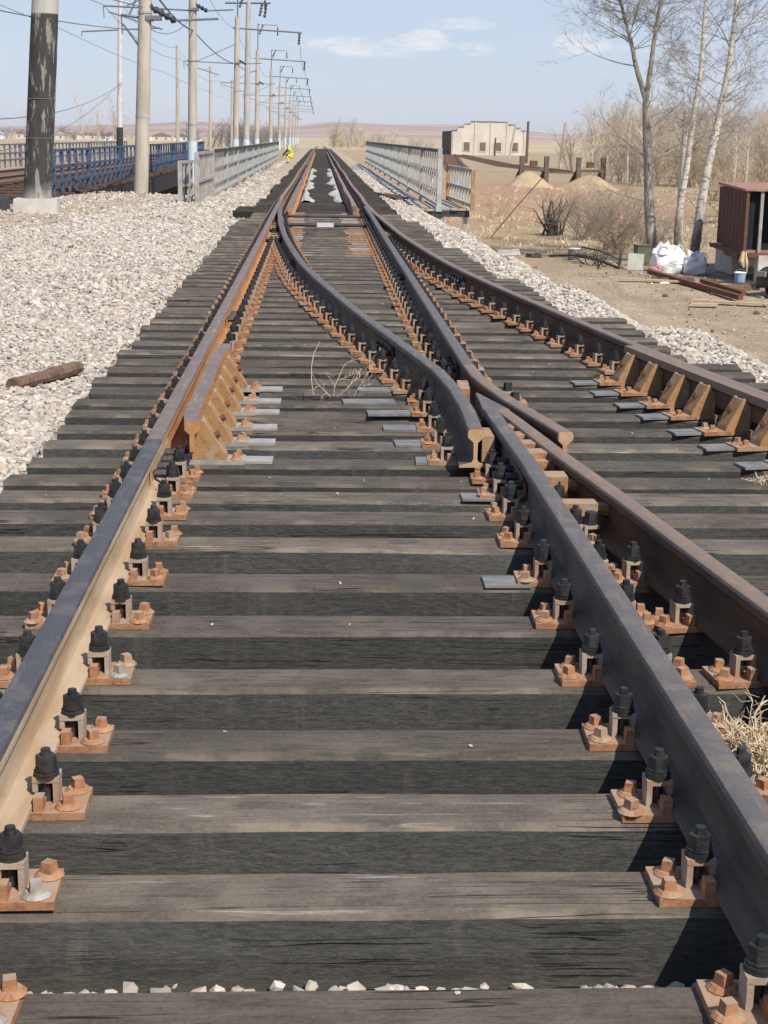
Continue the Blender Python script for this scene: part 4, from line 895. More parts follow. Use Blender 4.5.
# five unequal bent fingers on each hand
for s_, h in ((-1, 16), (1, 19)):
    hx, hy, hz = V[h]
    for j, (dy, L) in enumerate(((-.030, .07), (-.010, .085), (.010, .08), (.028, .062), (.04*s_*-1, .05))):
        b0 = len(V); V += [(hx-.035, hy+dy, hz-.035), (hx-.045-L*.3, hy+dy*1.2, hz-.035-L*.6)]; E_ += [(h, b0), (b0, b0+1)]; Rr += [.012, .009]
body = skin_body(V, E_, Rr)
for q in ('vest', 'trouser', 'dark_cloth', 'skin', 'tyre'): body.materials.append(M[q])
for p in body.polygons:
    c = p.center; p.use_smooth = True
    arm = abs(c.y) > .155 and c.z > .42 and c.x < .02 or (c.x < -.30 and c.z > .36 and c.z < .62 and abs(c.y) < .28)
    p.material_index = 4 if c.z < .10 else 3 if (c.z > .90 or (c.x < -.44 and c.z < .47)) else 2 if arm and c.x < -.14 else 0 if c.z > .47 and c.x > -.22 else 1
per = bpy.data.objects.new('person', body); COL.objects.link(per); per.location = (-1.62, 95, TT(95)-.12); per.scale = (1.12, 1.12, 1.12)
tag(per, 'crouching worker in a lime yellow vest, yellow trousers and orange helmet', 'person')
h = MB(); hc = (-.235, 0, 1.06)
h.tube([(hc[0], 0, hc[2]+z) for z in (0, .03, .07, .105, .12)], [.135, .125, .11, .07, .02], 12); h.cyl((hc[0]-.03, 0, hc[2]-.005), .15, .012, 12); h.build('helmet', M['helmet'], per, (-2.02, 95, -.05), smooth=50).location = (0, 0, 0)
bb = MB(); bb.tube([(-.30, 0, .98), (-.34, 0, .975)], [.02, .012], 6); o = bb.build('nose', M['skin'], per, (-2.02, 95, -.05)); o.location = (0, 0, 0)
bb = MB(); bb.box((-.325, .035, 1.01), (.012, .022, .012)); bb.box((-.325, -.035, 1.01), (.012, .022, .012)); bb.box((-.32, 0, .945), (.012, .05, .01)); o = bb.build('face', M['dark_cloth'], per, (-2.02, 95, -.05)); o.location = (0, 0, 0)

# ------------------------------------------------------------------ right-hand yard
G = lambda x, y: terrain(x, y)-.02
# long plastered building with stepped gable
bt = thing('industrial_building', 'long cream plastered building with stepped roofline and boarded windows', 'building', (34, 322, -1.6))
B0, B1 = Vector((26.2, 310.0, 0)), Vector((41.0, 311.0, 0)); ex = (B1-B0).normalized(); L = (B1-B0).length; ey = Vector((-ex.y, ex.x, 0))
def BP(u, v, z): q = B0+ex*u+ey*v; return (q.x, q.y, z)
prof2 = [(0, -2.4), (L, -2.4), (L, 3.3), (L*.94, 3.3), (L*.93, 3.7), (L*.84, 3.9), (L*.83, 4.4), (L*.76, 4.5), (L*.75, 4.9), (L*.26, 5.0), (L*.25, 4.6), (L*.17, 4.4), (L*.16, 4.0), (L*.08, 3.7), (L*.07, 3.2), (0, 3.1)]
mb = MB(); n = len(prof2); vs = [BP(u, 0, z) for u, z in prof2]+[BP(u, .5, z) for u, z in prof2]
mb.add(vs, [tuple(range(n)), tuple(range(2*n-1, n-1, -1))]+[(j, n+j, n+(j+1) % n, (j+1) % n) for j in range(n)]); mb.build('gable_wall', M['wall_cream'], bt)
for u in (0.2, L-.2): mb = MB(); mb.add([BP(u-.2, .52, -2.4), BP(u+.2, .52, -2.4), BP(u+.2, 13, -2.4), BP(u-.2, 13, -2.4)]+[BP(u-.2, .52, 3.0), BP(u+.2, .52, 3.0), BP(u+.2, 13, 3.0), BP(u-.2, 13, 3.0)], [(3, 2, 1, 0), (4, 5, 6, 7), (0, 1, 5, 4), (1, 2, 6, 5), (2, 3, 7, 6), (3, 0, 4, 7)]); mb.build('side_wall', M['wall_dark'], bt)
mb = MB(); mb.add([BP(-.3, .55, 3.05), BP(L*.3, .55, 4.4), BP(L*.7, .55, 4.4), BP(L+.3, .55, 3.05), BP(-.3, 13, 3.05), BP(L*.3, 13, 4.4), BP(L*.7, 13, 4.4), BP(L+.3, 13, 3.05), BP(L*.5, .55, 2.8), BP(L*.5, 13, 2.8)], [(0, 1, 5, 4), (1, 2, 6, 5), (2, 3, 7, 6), (0, 8, 1), (1, 8, 2), (2, 8, 3), (4, 5, 9), (5, 6, 9), (6, 7, 9), (0, 4, 9, 8), (8, 9, 7, 3)]); mb.build('roof', M['roof_grey'], bt)
for u in (.20, .415, .625, .85):
    wdt = L*.095; u0 = u*L; w_ = MB()
    for (du, dz, su, sz) in ((0, .0, wdt, .12), (0, 1.75, wdt, .12), (-wdt/2, .87, .12, 1.7), (wdt/2, .87, .12, 1.7)): c = BP(u0+du, -.04, -.75+dz); w_.box(c, (su+.1, .14, sz), math.atan2(ex.y, ex.x))
    f = w_.build('window', M['wall_cream'], bt); c = BP(u0, -.02, .12); MB().box(c, (wdt, .06, 1.7), math.atan2(ex.y, ex.x)).build('pane', M['window_brown'], f)
for u in (.02, .31, .52, .74, .975):
    z1_ = float(np.interp(u, [0, .07, .08, .16, .17, .25, .26, .75, .76, .83, .84, .93, .94, 1], [3.1, 3.2, 3.7, 4.0, 4.4, 4.6, 5, 4.9, 4.5, 4.4, 3.9, 3.7, 3.3, 3.3]))-.15
    MB().box(BP(u*L, -.06, (z1_-2.3)/2), (.24, .14, z1_+2.3), math.atan2(ex.y, ex.x)).build('pilaster', M['wall_cream'], bt)
for (ua, ub, z) in ((0, .07, 3.18), (.08, .16, 3.9), (.17, .25, 4.52), (.26, .75, 4.95), (.76, .83, 4.45), (.84, .93, 3.85), (.94, 1, 3.34)):
    MB().box(BP((ua+ub)/2*L, .2, z+.06), ((ub-ua)*L+.1, .8, .10), math.atan2(ex.y, ex.x)).build('coping', M['roof_grey'], bt)
MB().box(BP(L/2, -.05, -1.75), (L, .12, .7), math.atan2(ex.y, ex.x)).build('plinth', M['pole_grey'], bt)
# thin posts in the yard
for k, (x, y, z1, lx, lab) in enumerate(((33.6, 318, 3.4, .1, 'thin post before the left half of the cream building'), (33.6, 300, 1.9, .1, 'short thin post before the middle of the cream building'), (31.0, 256, 4.1, 1.0, 'leaning post before the right half of the cream building'), (28.2, 213, 4.0, .1, 'dark post at the right end of the cream building'), (27.4, 178, 3.5, .5, 'post standing alone right of the cream building, before the bare wood'))):
    o = MB().tube([(x, y, G(x, y)-.3), (x+lx, y, z1)], [.22, .17], 7).build('wooden_post', M['brown_wood' if k in (1, 3) else 'concrete_pole'], None, (x, y, G(x, y))); tag(o, lab, 'post', 'posts in the yard')
# siding tracks
for k, (pts, lab) in enumerate((([(13.6, 152), (17.0, 198), (25.2, 300)], 'nearer curving siding in the yard before the cream building'), ([(23.5, 150), (22.0, 185), (26.6, 300)], 'farther siding running from the buffer stop to the cream building'))):
    st = thing('siding_track', lab, 'railway track', (*pts[0], -1.5), 'sidings in the yard')
    for dx in (-.8, .8):
        P = [Vector((x+dx, y, G(x, y)+.22)) for x, y in pts]; q = []
        for a, b in zip(P[:-1], P[1:]): q += [a.lerp(b, i/10) for i in range(10)]
        q.append(P[-1])
        for p in q: p.z = G(p.x, p.y)+.22
        MB().tube(q, .07, 4).build('rail', M['rail_old'], st)
    for i in range(40):
        f = i/39*(len(pts)-1); j = min(int(f), len(pts)-2); p = Vector((*pts[j], 0)).lerp(Vector((*pts[j+1], 0)), f-j); MB().box((p.x, p.y, G(p.x, p.y)+.06), (2.6, .3, .16)).build('sleeper', M['brown_wood'], st)
# buffer stops with sand heaps
def heap(label, x, y, rx, ry, h, seed):
    rr = random.Random(seed); mb = MB(); R_, A = 9, 26; vs = []
    for i in range(R_+1):
        f = i/R_
        for j in range(A):
            a = 2*PI*j/A; k = 1+.12*math.sin(3*a+seed)+.07*math.sin(7*a); px, py = x+rx*f*k*math.cos(a), y+ry*f*k*math.sin(a); zz = h*(.5+.5*math.cos(PI*min(1, f)))**.8*(1+rr.uniform(-.05, .05)) if i < R_ else -.15; vs.append((px, py, G(px, py)+zz))
    fs = [(i*A+j, (i+1)*A+j, (i+1)*A+(j+1) % A, i*A+(j+1) % A) for i in range(R_) for j in range(A)]
    o = mb.add(vs, fs).build('sand_heap', M['sand'], None, (x, y, G(x, y)), smooth=60); tag(o, label, 'sand heap', 'sand heaps at the buffer stops')
heap('yellow sand heap piled before the left buffer stop', 14.0, 104.5, 1.75, 2.4, .98, 2); heap('yellow sand heap piled before the right buffer stop', 18.0, 103.0, 2.0, 2.4, .85, 5)
def buffer_stop(label, x, y, w_, ang):
    t = thing('buffer_stop', label, 'buffer stop', (x, y, G(x, y)), 'buffer stops in the yard'); z = G(x, y); c, s_ = math.cos(ang), math.sin(ang)
    for sx in (-1, 1): px, py = x+sx*w_/2*c, y+sx*w_/2*s_; MB().box((px, py, z+.85), (.30, .30, 2.2), ang).build('post', M['post_dark'], t); MB().beam((px, py, z+1.2), (px-1.8*s_, py+2.2*c, z+.1), .2, .2).build('strut', M['charcoal'], t)
    MB().beam((x-w_/2*c, y-w_/2*s_, z+1.05), (x+w_/2*c, y+w_/2*s_, z+1.05), .20, .2).build('cross_beam', M['post_dark'], t); MB().box((x, y+.3, z+1.45), (.5, .3, .38), ang).build('block', M['rust_dark'], t)
buffer_stop('dark timber buffer stop behind the left sand heap', 15.0, 109, 1.75, .1); buffer_stop('dark timber buffer stop behind the right sand heap', 18.8, 108, 1.75, .1)

# ------------------------------------------------------------------ trees
def perp(d, rr):
    a = Vector((rr.gauss(0, 1), rr.gauss(0, 1), rr.gauss(0, 1))); a = a-d*a.dot(d); return a.normalized()
def branch(mb, rr, p, d, L, r, lev, up_=.10, wob=.16, seg=5, mi=0, n=None, ang=(.6, 1.0), kids=(3, 5)):
    pts, d = [Vector(p)], Vector(d).normalized(); rs = [r]
    for i in range(seg):
        d = (d+perp(d, rr)*rr.uniform(0, wob)+Vector((0, 0, up_))).normalized(); pts.append(pts[-1]+d*(L/seg)); rs.append(r*(1-.75*(i+1)/seg))
    mb.tube(pts, rs, n or (5 if lev > 1 else 3), mi, cap=False)
    if lev > 0:
        for _ in range(rr.randint(*kids)):
            f = rr.uniform(.25, 1.0)*seg; j = min(int(f), seg-1); q = pts[j].lerp(pts[j+1], f-j); dd = (pts[j+1]-pts[j]).normalized(); a = rr.uniform(*ang)
            branch(mb, rr, q, dd*math.cos(a)+perp(dd, rr)*math.sin(a), L*rr.uniform(.38, .62), max(rs[j+1]*.6, .0045), lev-1, up_, wob*1.15, max(3, seg-1), mi, None, ang, kids)
def spine(pts, n=14):
    """smooth polyline through control points"""
    P = [Vector(q) for q in pts]; out = []
    for i in range(len(P)-1):
        a, b, c, d = P[max(i-1, 0)], P[i], P[i+1], P[min(i+2, len(P)-1)]
        for k in range(n):
            t = k/n; out.append(.5*((2*b)+(c-a)*t+(2*a-5*b+4*c-d)*t*t+(3*b-a-3*c+d)*t**3))
    return out+[P[-1]]
def tree(name, label, trunks, kids_spec, bark, twig, seed, group):
    """trunks: list of (control points, r0, r1); kids_spec: (trunk, fraction, direction, length, radius)"""
    rr = random.Random(seed); base = trunks[0][0][0]; t = thing(name, label, 'tree', base, group); tw = MB(); sp_ = []
    for k, tr_ in enumerate(trunks):
        pts, r0, r1 = tr_[:3]; q = spine(pts); sp_.append(q); m_ = len(q)-1; mb = MB(); rs = [(r0+(r1-r0)*i/m_)*(1+(.35*math.exp(-i/2.5) if k == 0 else 0))*rr.uniform(.95, 1.05) for i in range(m_+1)]
        mb.tube(q, rs, 10 if k == 0 else 8); mb.build('trunk' if k == 0 else 'limb', bark, t, base, smooth=60)
    for (k, f, d, L, r) in kids_spec:
        q = sp_[k]; p = q[min(int(f*(len(q)-1)), len(q)-1)]; branch(tw, rr, p, d, L, r, 3 if L > 1.2 else 2, .05, .22, 6, 0, None, (.45, .95), (3, 5))
    for k in range(len(trunks)):
        q = sp_[k]
        for _ in range(trunks[k][3] if len(trunks[k]) > 3 else 12):
            f = rr.uniform(.35, 1.0); p = q[int(f*(len(q)-1))]; a = rr.uniform(0, 2*PI); L = rr.uniform(.7, 1.9)*(1.15-.4*f)
            branch(tw, rr, p, (math.cos(a), math.sin(a), rr.uniform(.05, .8)), L, .017*(1.2-.5*f), 3 if L > 1.0 else 2, .04, .25, 6, 0, None, (.45, .95), (4, 6))
    o = tw.build('crown', twig, t, base); return t
TG = 'birches above the yard'
z0 = G(11.5, 53)-.1
tree('birch_tree', 'grey barked birch forking into two limbs, leftmost of the three big trees', [
    ([(11.50, 53, z0), (11.32, 53, -.9), (11.12, 53, 1.2), (10.98, 53, 2.85)], .21, .125, 8),
    ([(10.98, 53, 2.85), (10.62, 53.1, 3.9), (10.42, 53.2, 4.7), (10.05, 53.3, 5.9), (9.55, 53.4, 7.4), (9.3, 53.4, 8.4)], .098, .022, 54),
    ([(10.98, 53, 2.85), (11.06, 52.9, 4.0), (11.12, 52.8, 5.0), (11.3, 52.7, 6.6), (11.45, 52.6, 8.3), (11.4, 52.6, 9.6)], .098, .022, 54)],
    [(0, .42, (-1, -.2, .14), 2.1, .035), (0, .60, (1, .1, .62), 1.9, .035), (0, .63, (-.75, .2, .8), 2.3, .03), (0, .80, (1, -.2, .6), 1.6, .025), (0, .86, (1, .3, .35), 1.4, .022), (2, .2, (.9, .1, .5), 1.7, .025), (1, .22, (-1, .1, .1), 2.2, .025), (1, .4, (-1, -.3, .25), 2.4, .025), (1, .6, (-1, .2, .3), 2.2, .02), (2, .45, (.9, -.2, .6), 2.2, .022), (1, .45, (.5, .2, 1), 1.9, .03), (2, .6, (.7, .3, .8), 1.8, .02)], M['bark'], M['twig_grey'], 11, TG)
z0 = G(12.9, 55)-.1
tree('birch_tree', 'slender white birch standing between two thicker trees', [([(12.85, 55, z0), (12.78, 55, -1.2), (12.95, 55, .6), (13.08, 55, 2.2), (13.25, 55, 4.0), (13.30, 55.1, 6.2), (13.45, 55.1, 8.6), (13.5, 55.1, 10.2)], .15, .022, 52)],
     [(0, .62, (.5, .1, .9), 2.2, .028), (0, .70, (.6, -.2, .9), 2.0, .02), (0, .48, (.9, .1, .6), 1.9, .022), (0, .35, (.9, 0, .7), 1.2, .018), (0, .75, (-.7, .2, .8), 1.9, .022), (0, .55, (-.8, .1, .4), 1.7, .02)], M['birch'], M['twig_grey'], 12, TG)
z0 = G(12.5, 51)-.1
tree('birch_tree', 'leaning white birch behind the white sacks, rightmost of the three big trees', [([(12.40, 51, z0), (12.48, 51, -1.6), (12.66, 51, .3), (12.98, 51, 2.4), (13.20, 51, 4.0), (13.32, 51, 6.0), (13.45, 51, 8.6), (13.4, 51, 10.0)], .185, .035, 50)],
     [(0, .62, (1, -.1, .85), 2.3, .035), (0, .61, (-.55, .1, .9), 2.2, .03), (0, .72, (.5, .2, .9), 2.0, .025), (0, .42, (-.8, .1, .9), 1.9, .022), (0, .35, (.8, -.2, .5), 1.3, .016), (0, .5, (.9, .2, .5), 1.8, .02), (0, .22, (-.7, -.1, .5), 1.2, .02)], M['birch'], M['twig_grey'], 13, TG)
o = MB().tube([(15.39, 66, G(15.4, 66)-.2), (15.38, 66, 2.79)], [.17, .13], 9).build('wooden_post', M['concrete_pole'], None, (15.39, 66, G(15.4, 66))); tag(o, 'plain grey post hidden partly by the slender white birch', 'post', 'posts in the yard')
# young white birches before the wood
for k, (x, y, h, lab) in enumerate(((24.5, 92, 4.3, 'thin young birch before the wood, right above the rusty container'), (25.6, 96, 5.2, 'thin young birch before the wood, just right of the one above the container'), (21.0, 106, 4.8, 'thin pale birch right of the lone post, at the edge of the wood'), (19.6, 112, 5.5, 'thin pale birch behind the right sand heap'), (23.0, 84, 5.0, 'thin pale birch left of the container, far behind the big birches'))):
    z = G(x, y); rr = random.Random(70+k); t = thing('young_birch', lab, 'tree', (x, y, z), 'thin birches before the wood')
    MB().tube(spine([(x, y, z-.2), (x+rr.uniform(-.1, .1), y, z+h*.5), (x+rr.uniform(-.3, .3), y, z+h)], 5), [.07-.055*i/10 for i in range(11)], 5).build('trunk', M['birch'], t, (x, y, z-1.5))
    cr = MB()
    for _ in range(16): f = rr.uniform(.3, 1); a = rr.uniform(0, 2*PI); branch(cr, rr, (x, y, z+h*f), (math.cos(a), math.sin(a), 1.0), h*.28*(1.2-f*.6), .018, 2, .1, .2, 4, 0, 3)
    cr.build('crown', M['wood_mass'], t)
# leafless wood filling the right side: many bare trees from six grown patterns
def bare_pattern(seed, h):
    rr = random.Random(seed); mb = MB(); stems = rr.randint(2, 4)
    for s_ in range(stems):
        b = Vector((rr.uniform(-.7, .7), rr.uniform(-.7, .7), -.2)); d = Vector((rr.uniform(-.22, .22), rr.uniform(-.22, .22), 1)).normalized(); L = h*rr.uniform(.65, 1.05); pts = [b]; k = 6
        for i in range(k): d = (d+perp(d, rr)*rr.uniform(0, .10)).normalized(); pts.append(pts[-1]+d*L/k)
        mb.tube(pts, [.075*(1-.85*i/k) for i in range(k+1)], 3, 0, False)
        for _ in range(28):
            f = rr.uniform(.12, 1)*k; j = min(int(f), k-1); q = pts[j].lerp(pts[j+1], f-j); a = rr.uniform(0, 2*PI)
            branch(mb, rr, q, (math.cos(a)*.8, math.sin(a)*.8, rr.uniform(.4, 1.2)), h*rr.uniform(.14, .30), .022, 2, .10, .2, 3, 0, 3, (.35, .8), (3, 4))
    return np.array(mb.v), np.array([f for f in mb.f if len(f) == 4])
PAT = [bare_pattern(200+i, 6.0) for i in range(5)]
def wood(name, spots, m, seed):
    g2 = np.random.default_rng(seed); VV, FF, off = [], [], 0
    for (x, y, sc, sw) in spots:
        v, f = PAT[g2.integers(len(PAT))]; a = g2.uniform(0, 2*PI); c, s_ = math.cos(a), math.sin(a); q = np.empty_like(v)
        q[:, 0] = (v[:, 0]*c-v[:, 1]*s_)*sw+x; q[:, 1] = (v[:, 0]*s_+v[:, 1]*c)*sw+y; q[:, 2] = v[:, 2]*sc+G(x, y); VV.append(q); FF.append(f+off); off += len(v)
    return tag(np_mesh(name, np.concatenate(VV), np.concatenate(FF), m), kind='stuff')
rr = random.Random(31); sp3 = []
for _ in range(150):
    y = rr.uniform(108, 185); lo = 21.5+(y-108)*.085; x = lo+rr.random()**1.1*(.34*y-lo+3)
    edge = min(1, (x/y-.16)/.03); sp3.append((x, y, rr.uniform(.72, 1.12)*(y/140)*max(.6, .75+.25*edge), rr.uniform(.9, 1.3)))
wood('bare_wood', sp3, M['wood_mass'], 1)
sp3 = [(x, y, rr.uniform(.18, .42), rr.uniform(.5, 1.0)) for x, y in ((rr.uniform(17, 36), rr.uniform(66, 112)) for _ in range(46)) if x > 12+.10*y]
wood('undergrowth', sp3, M['bush'], 2)
# trees along the far end of the line and across the fields
sp3 = [(-13-rr.uniform(0, 22), rr.uniform(430, 760), rr.uniform(1.0, 1.5), 2.2) for _ in range(34)]
wood('far_treeline', sp3, M['wood_far'], 3)
sp3 = [(rr.gauss(16, 6), rr.uniform(470, 620), rr.uniform(1.1, 1.5), 1.7) for _ in range(12)]+[(rr.uniform(4, 44), rr.uniform(520, 700), rr.uniform(.4, 1.0), 2.2) for _ in range(30)]
wood('far_scrub', sp3, M['wood_mass'], 4)
sp3 = [(-170+rr.uniform(-130, 60), rr.uniform(900, 1150), rr.uniform(.7, 1.5), 3) for _ in range(46)]
wood('village_trees', sp3, M['wood_far'], 5)
for k, (x, y, sc, lab) in enumerate(((-42, 236, 1.6, 'hazy bare tree in the fields behind the tarred pole'), (-37, 262, 1.7, 'hazy bare tree in the fields left of the limewashed pole'), (-31, 250, 1.5, 'hazy bare tree in the fields right of the limewashed pole'))):
    v, f = PAT[k]; o = np_mesh('bare_tree', v*np.array([sc*.9, sc*.9, sc])*1.0, f, M['wood_mass']); o.location = (x, y, G(x, y)); tag(o, lab, 'tree', 'bare trees in the left fields')
# shrubs by the clay bank
def shrub(name, label, x, y, n, h, seed, m, spread=.7, r=.016, lev=2):
    rr = random.Random(seed); mb = MB(); z = G(x, y)
    for _ in range(n):
        a = rr.uniform(0, 2*PI); branch(mb, rr, (x+rr.gauss(0, .18), y+rr.gauss(0, .2), z-.05), (math.cos(a)*spread, math.sin(a)*spread, 1), h*rr.uniform(.6, 1.1), r, lev, .05, .25, 5, 0, 3 if lev < 3 else 4)
    o = mb.build(name, M[m], None, (x, y, z)); return tag(o, label, 'shrub', 'shrubs below the clay bank')
shrub('charred_shrub', 'blackened burnt shrub stump left of the dry bushes', 10.3, 68.5, 18, 1.6, 41, 'charcoal', .32, .07, 1)
shrub('dry_bush', 'wide grey brown leafless bush left of the big grey birch', 11.6, 60.5, 60, 2.3, 42, 'twig', 1.0, .018)
shrub('dry_bush', 'leafless bush right of the burnt shrub', 11.4, 66.5, 44, 2.0, 43, 'twig', .9, .018)
shrub('dry_bush', 'low leafless bush before the right sand heap', 13.6, 74, 40, 1.7, 44, 'bush', .9, .018)
shrub('dry_bush', 'leafless bush under the big grey birch', 11.0, 56.5, 40, 1.6, 45, 'bush', .9, .012)
shrub('dry_bush', 'leafless bush between the slender birch and the container', 14.0, 58.0, 16, 1.2, 46, 'bush', 1.0, .012)
shrub('dry_bush', 'low tangled bush right of the big grey birch trunk', 13.2, 61.0, 40, 1.5, 48, 'twig', 1.1, .016)
shrub('dry_bush', 'pale leafless bush on the bank behind the leaning rod', 12.4, 79.0, 30, 1.4, 49, 'bush', 1.0, .016)
shrub('dry_bush', 'thin reddish shrub at the left end of the clay bank', 9.6, 84.0, 14, 1.3, 47, 'bush', .7, .012)
# rough dead grass on the slope
mb = MB(); rr = random.Random(51)
for _ in range(1000):
    y = rr.uniform(50, 100); x = rr.uniform(max(6, 26-.30*y), .30*y+3)
    if y < 58+.6*(x-12) and x < 24: continue
    z = G(x, y); hgt = rr.uniform(.08, .24)
    for _ in range(3):
        a = rr.uniform(0, 2*PI); wd = .035; dx, dy = math.cos(a)*wd, math.sin(a)*wd; lx, ly = rr.gauss(0, .12), rr.gauss(0, .12); b = (x+rr.gauss(0, .1), y+rr.gauss(0, .1))
        mb.add([(b[0]-dx, b[1]-dy, z-.02), (b[0]+dx, b[1]+dy, z-.02), (b[0]+dy, b[1]-dx, z-.02), (b[0]+lx, b[1]+ly, z+hgt)], [(0, 1, 3), (1, 2, 3), (2, 0, 3)])
tag(mb.build('dead_grass', M['weed']), kind='stuff')

# ------------------------------------------------------------------ things standing about in the yard
def sack(label, x, y, w_, d_, h, seed):
    rr = random.Random(seed); mb = MB(); A, R_ = 40, 26; vs = []; z0 = G(x, y)
    ph = [rr.uniform(0, 6) for _ in range(6)]
    for i in range(R_+1):
        f = i/R_
        for j in range(A):
            a = 2*PI*j/A; c, s_ = math.cos(a), math.sin(a); k = (abs(c)**4+abs(s_)**4)**-.25
            if f < .55: zz = f/.55*.62; rad = .90+.12*math.sin(PI*f/.55)+.035*math.sin(7*a+ph[0]+f*11)+.03*math.sin(4*a+ph[3]-f*17)
            else:
                q = (f-.55)/.45; zz = .62+.38*math.sin(q*PI*.5)*(.75+.25*math.sin(2*a+ph[1]))+(.09*math.sin(3*a+ph[1]+q*5)+.07*math.sin(6*a+ph[2]-q*7)+.05*math.sin(11*a+ph[4]))*math.sin(q*PI); rad = (.93-.88*q**1.4)*(1+.10*math.sin(4*a+ph[5]+q*5)+.08*math.sin(7*a+ph[2]-q*4))
            vs.append((x+w_/2*rad*k*c, y+d_/2*rad*k*s_, z0+h*zz))
    fs = [(i*A+j, i*A+(j+1) % A, (i+1)*A+(j+1) % A, (i+1)*A+j) for i in range(R_) for j in range(A)]+[tuple(range(R_*A, (R_+1)*A))]
    o = mb.add(vs, fs).build('big_sack', M['white_bag'], None, (x, y, z0), smooth=48); tag(o, label, 'sack', 'white sacks by the birches')
    for sx in (-1, 1):
        lp = MB(); c = Vector((x+sx*w_*.24, y-d_*.34, z0+h*.84)); lp.tube([c+Vector((q*.16, -.06-.05*math.sin((q+1)*PI/2), .16*math.sin((q+1)*PI/2)-.05)) for q in (-1, -.5, 0, .5, 1)], .018, 5); lp.build('strap', M['white_bag'], o)
sack('larger crumpled white sack, left of the pair before the birches', 10.98, 48.4, 1.02, .95, .92, 1); sack('smaller white sack with slumped top, right of the pair before the birches', 11.75, 48.1, .74, .8, .68, 4)
# rusted container on blocks
ct = thing('rusty_container', 'rusty brown container with dark openings raised on concrete blocks', 'container', (12.6, 45.4, G(13, 46)))
zb_, zt_ = -1.62, .16; xL, yF, yB, xR_ = 12.52, 45.4, 49.9, 17.4; xLB = 12.90
def quad_wall(p, q, z0, z1, th, m, name):
    p, q = Vector((*p, 0)), Vector((*q, 0)); return MB().box(((p.x+q.x)/2, (p.y+q.y)/2, (z0+z1)/2), ((q-p).length, th, z1-z0), math.atan2(q.y-p.y, q.x-p.x)).build(name, M[m], ct)
quad_wall((xL, yF), (xLB, yB), zb_, zt_, .05, 'container', 'end_wall')
for k in range(7): p = Vector((xL, yF, 0)).lerp(Vector((xLB, yB, 0)), (k+.5)/7); MB().box((p.x-.022, p.y, (zb_+zt_)/2), (.03, .12, zt_-zb_-.1)).build('rib', M['container'], ct)
quad_wall((xLB, yB), (xR_, yB-.4), zb_, zt_, .05, 'container', 'back_wall')
mb = MB(); mb.add([(xL-.08, yF-.10, zt_), (xR_, yF-.45, zt_), (xR_, yB-.3, zt_+.05), (xLB-.05, yB+.1, zt_+.05), (xL-.08, yF-.10, zt_+.06), (xR_, yF-.45, zt_+.06), (xR_, yB-.3, zt_+.14), (xLB-.05, yB+.1, zt_+.14)], [(3, 2, 1, 0), (4, 5, 6, 7), (0, 1, 5, 4), (1, 2, 6, 5), (2, 3, 7, 6), (3, 0, 4, 7)]); mb.build('roof', M['container_roof'], ct)
mb = MB(); mb.box(((xL+xR_)/2+.1, 47.5, zb_-.06), (xR_-xL, 4.6, .12)); mb.build('floor', M['rust_dark'], ct)
MB().box((12.74, yF+.12, (zb_+zt_)/2), (.40, .05, zt_-zb_-.06)).build('door_panel', M['dark_in'], ct); MB().box((15.3, yF+.9, (zb_+zt_)/2), (4.4, .05, zt_-zb_-.06)).build('shade_panel', M['dark_in'], ct)  # inner sheet near black, shade of the open interior put into its colour
for x in (12.55, 12.97, 14.6, 16.6): MB().box((x, yF-.02-(x-12.5)*.05, (zb_+zt_)/2), (.09, .09, zt_-zb_)).build('post', M['old_grey' if x > 12.9 else 'rust_dark'], ct)
MB().box((15.0, yF-.08, zb_-.02), (4.9, .10, .20), -.05).build('sill_beam', M['container_roof'], ct)
for (x, y, dx, dy, z0_, dz, m) in ((13.15, 48.6, .7, 2.0, None, .86, 'concrete'), (12.98, 45.9, .5, .8, -2.02, .36, 'concrete'), (13.55, 45.35, 1.3, .5, -2.06, .38, 'concrete'), (13.1, 45.2, .42, .5, None, .44, 'concrete'), (13.75, 45.1, .40, .5, None, .44, 'concrete'), (12.75, 47.2, .24, 1.8, -1.86, .16, 'brown_wood'), (16.4, 46, .8, .8, None, .9, 'concrete'), (16.3, 49, .8, .8, None, .9, 'concrete')):
    g0 = G(x, y) if z0_ is None else z0_; MB().box((x, y, g0+dz/2), (dx, dy, dz), RND.uniform(-.06, .06)).build('block' if m == 'concrete' else 'beam', M[m], ct)
mb = MB(); mb.tube([(12.50, 45.3, zb_+.05), (12.46, 45.25, zb_-.25), (12.52, 45.2, zb_-.42)], [.05, .09, .03], 6); mb.tube([(12.58, 45.3, zb_+.02), (12.6, 45.2, zb_-.3), (12.62, 45.2, zb_-.55)], [.04, .05, .02], 6); o = mb.build('rag', M['plank'], None, (12.55, 45.3, zb_-.5)); tag(o, 'pale rag hanging from the corner of the rusty container', 'rag')
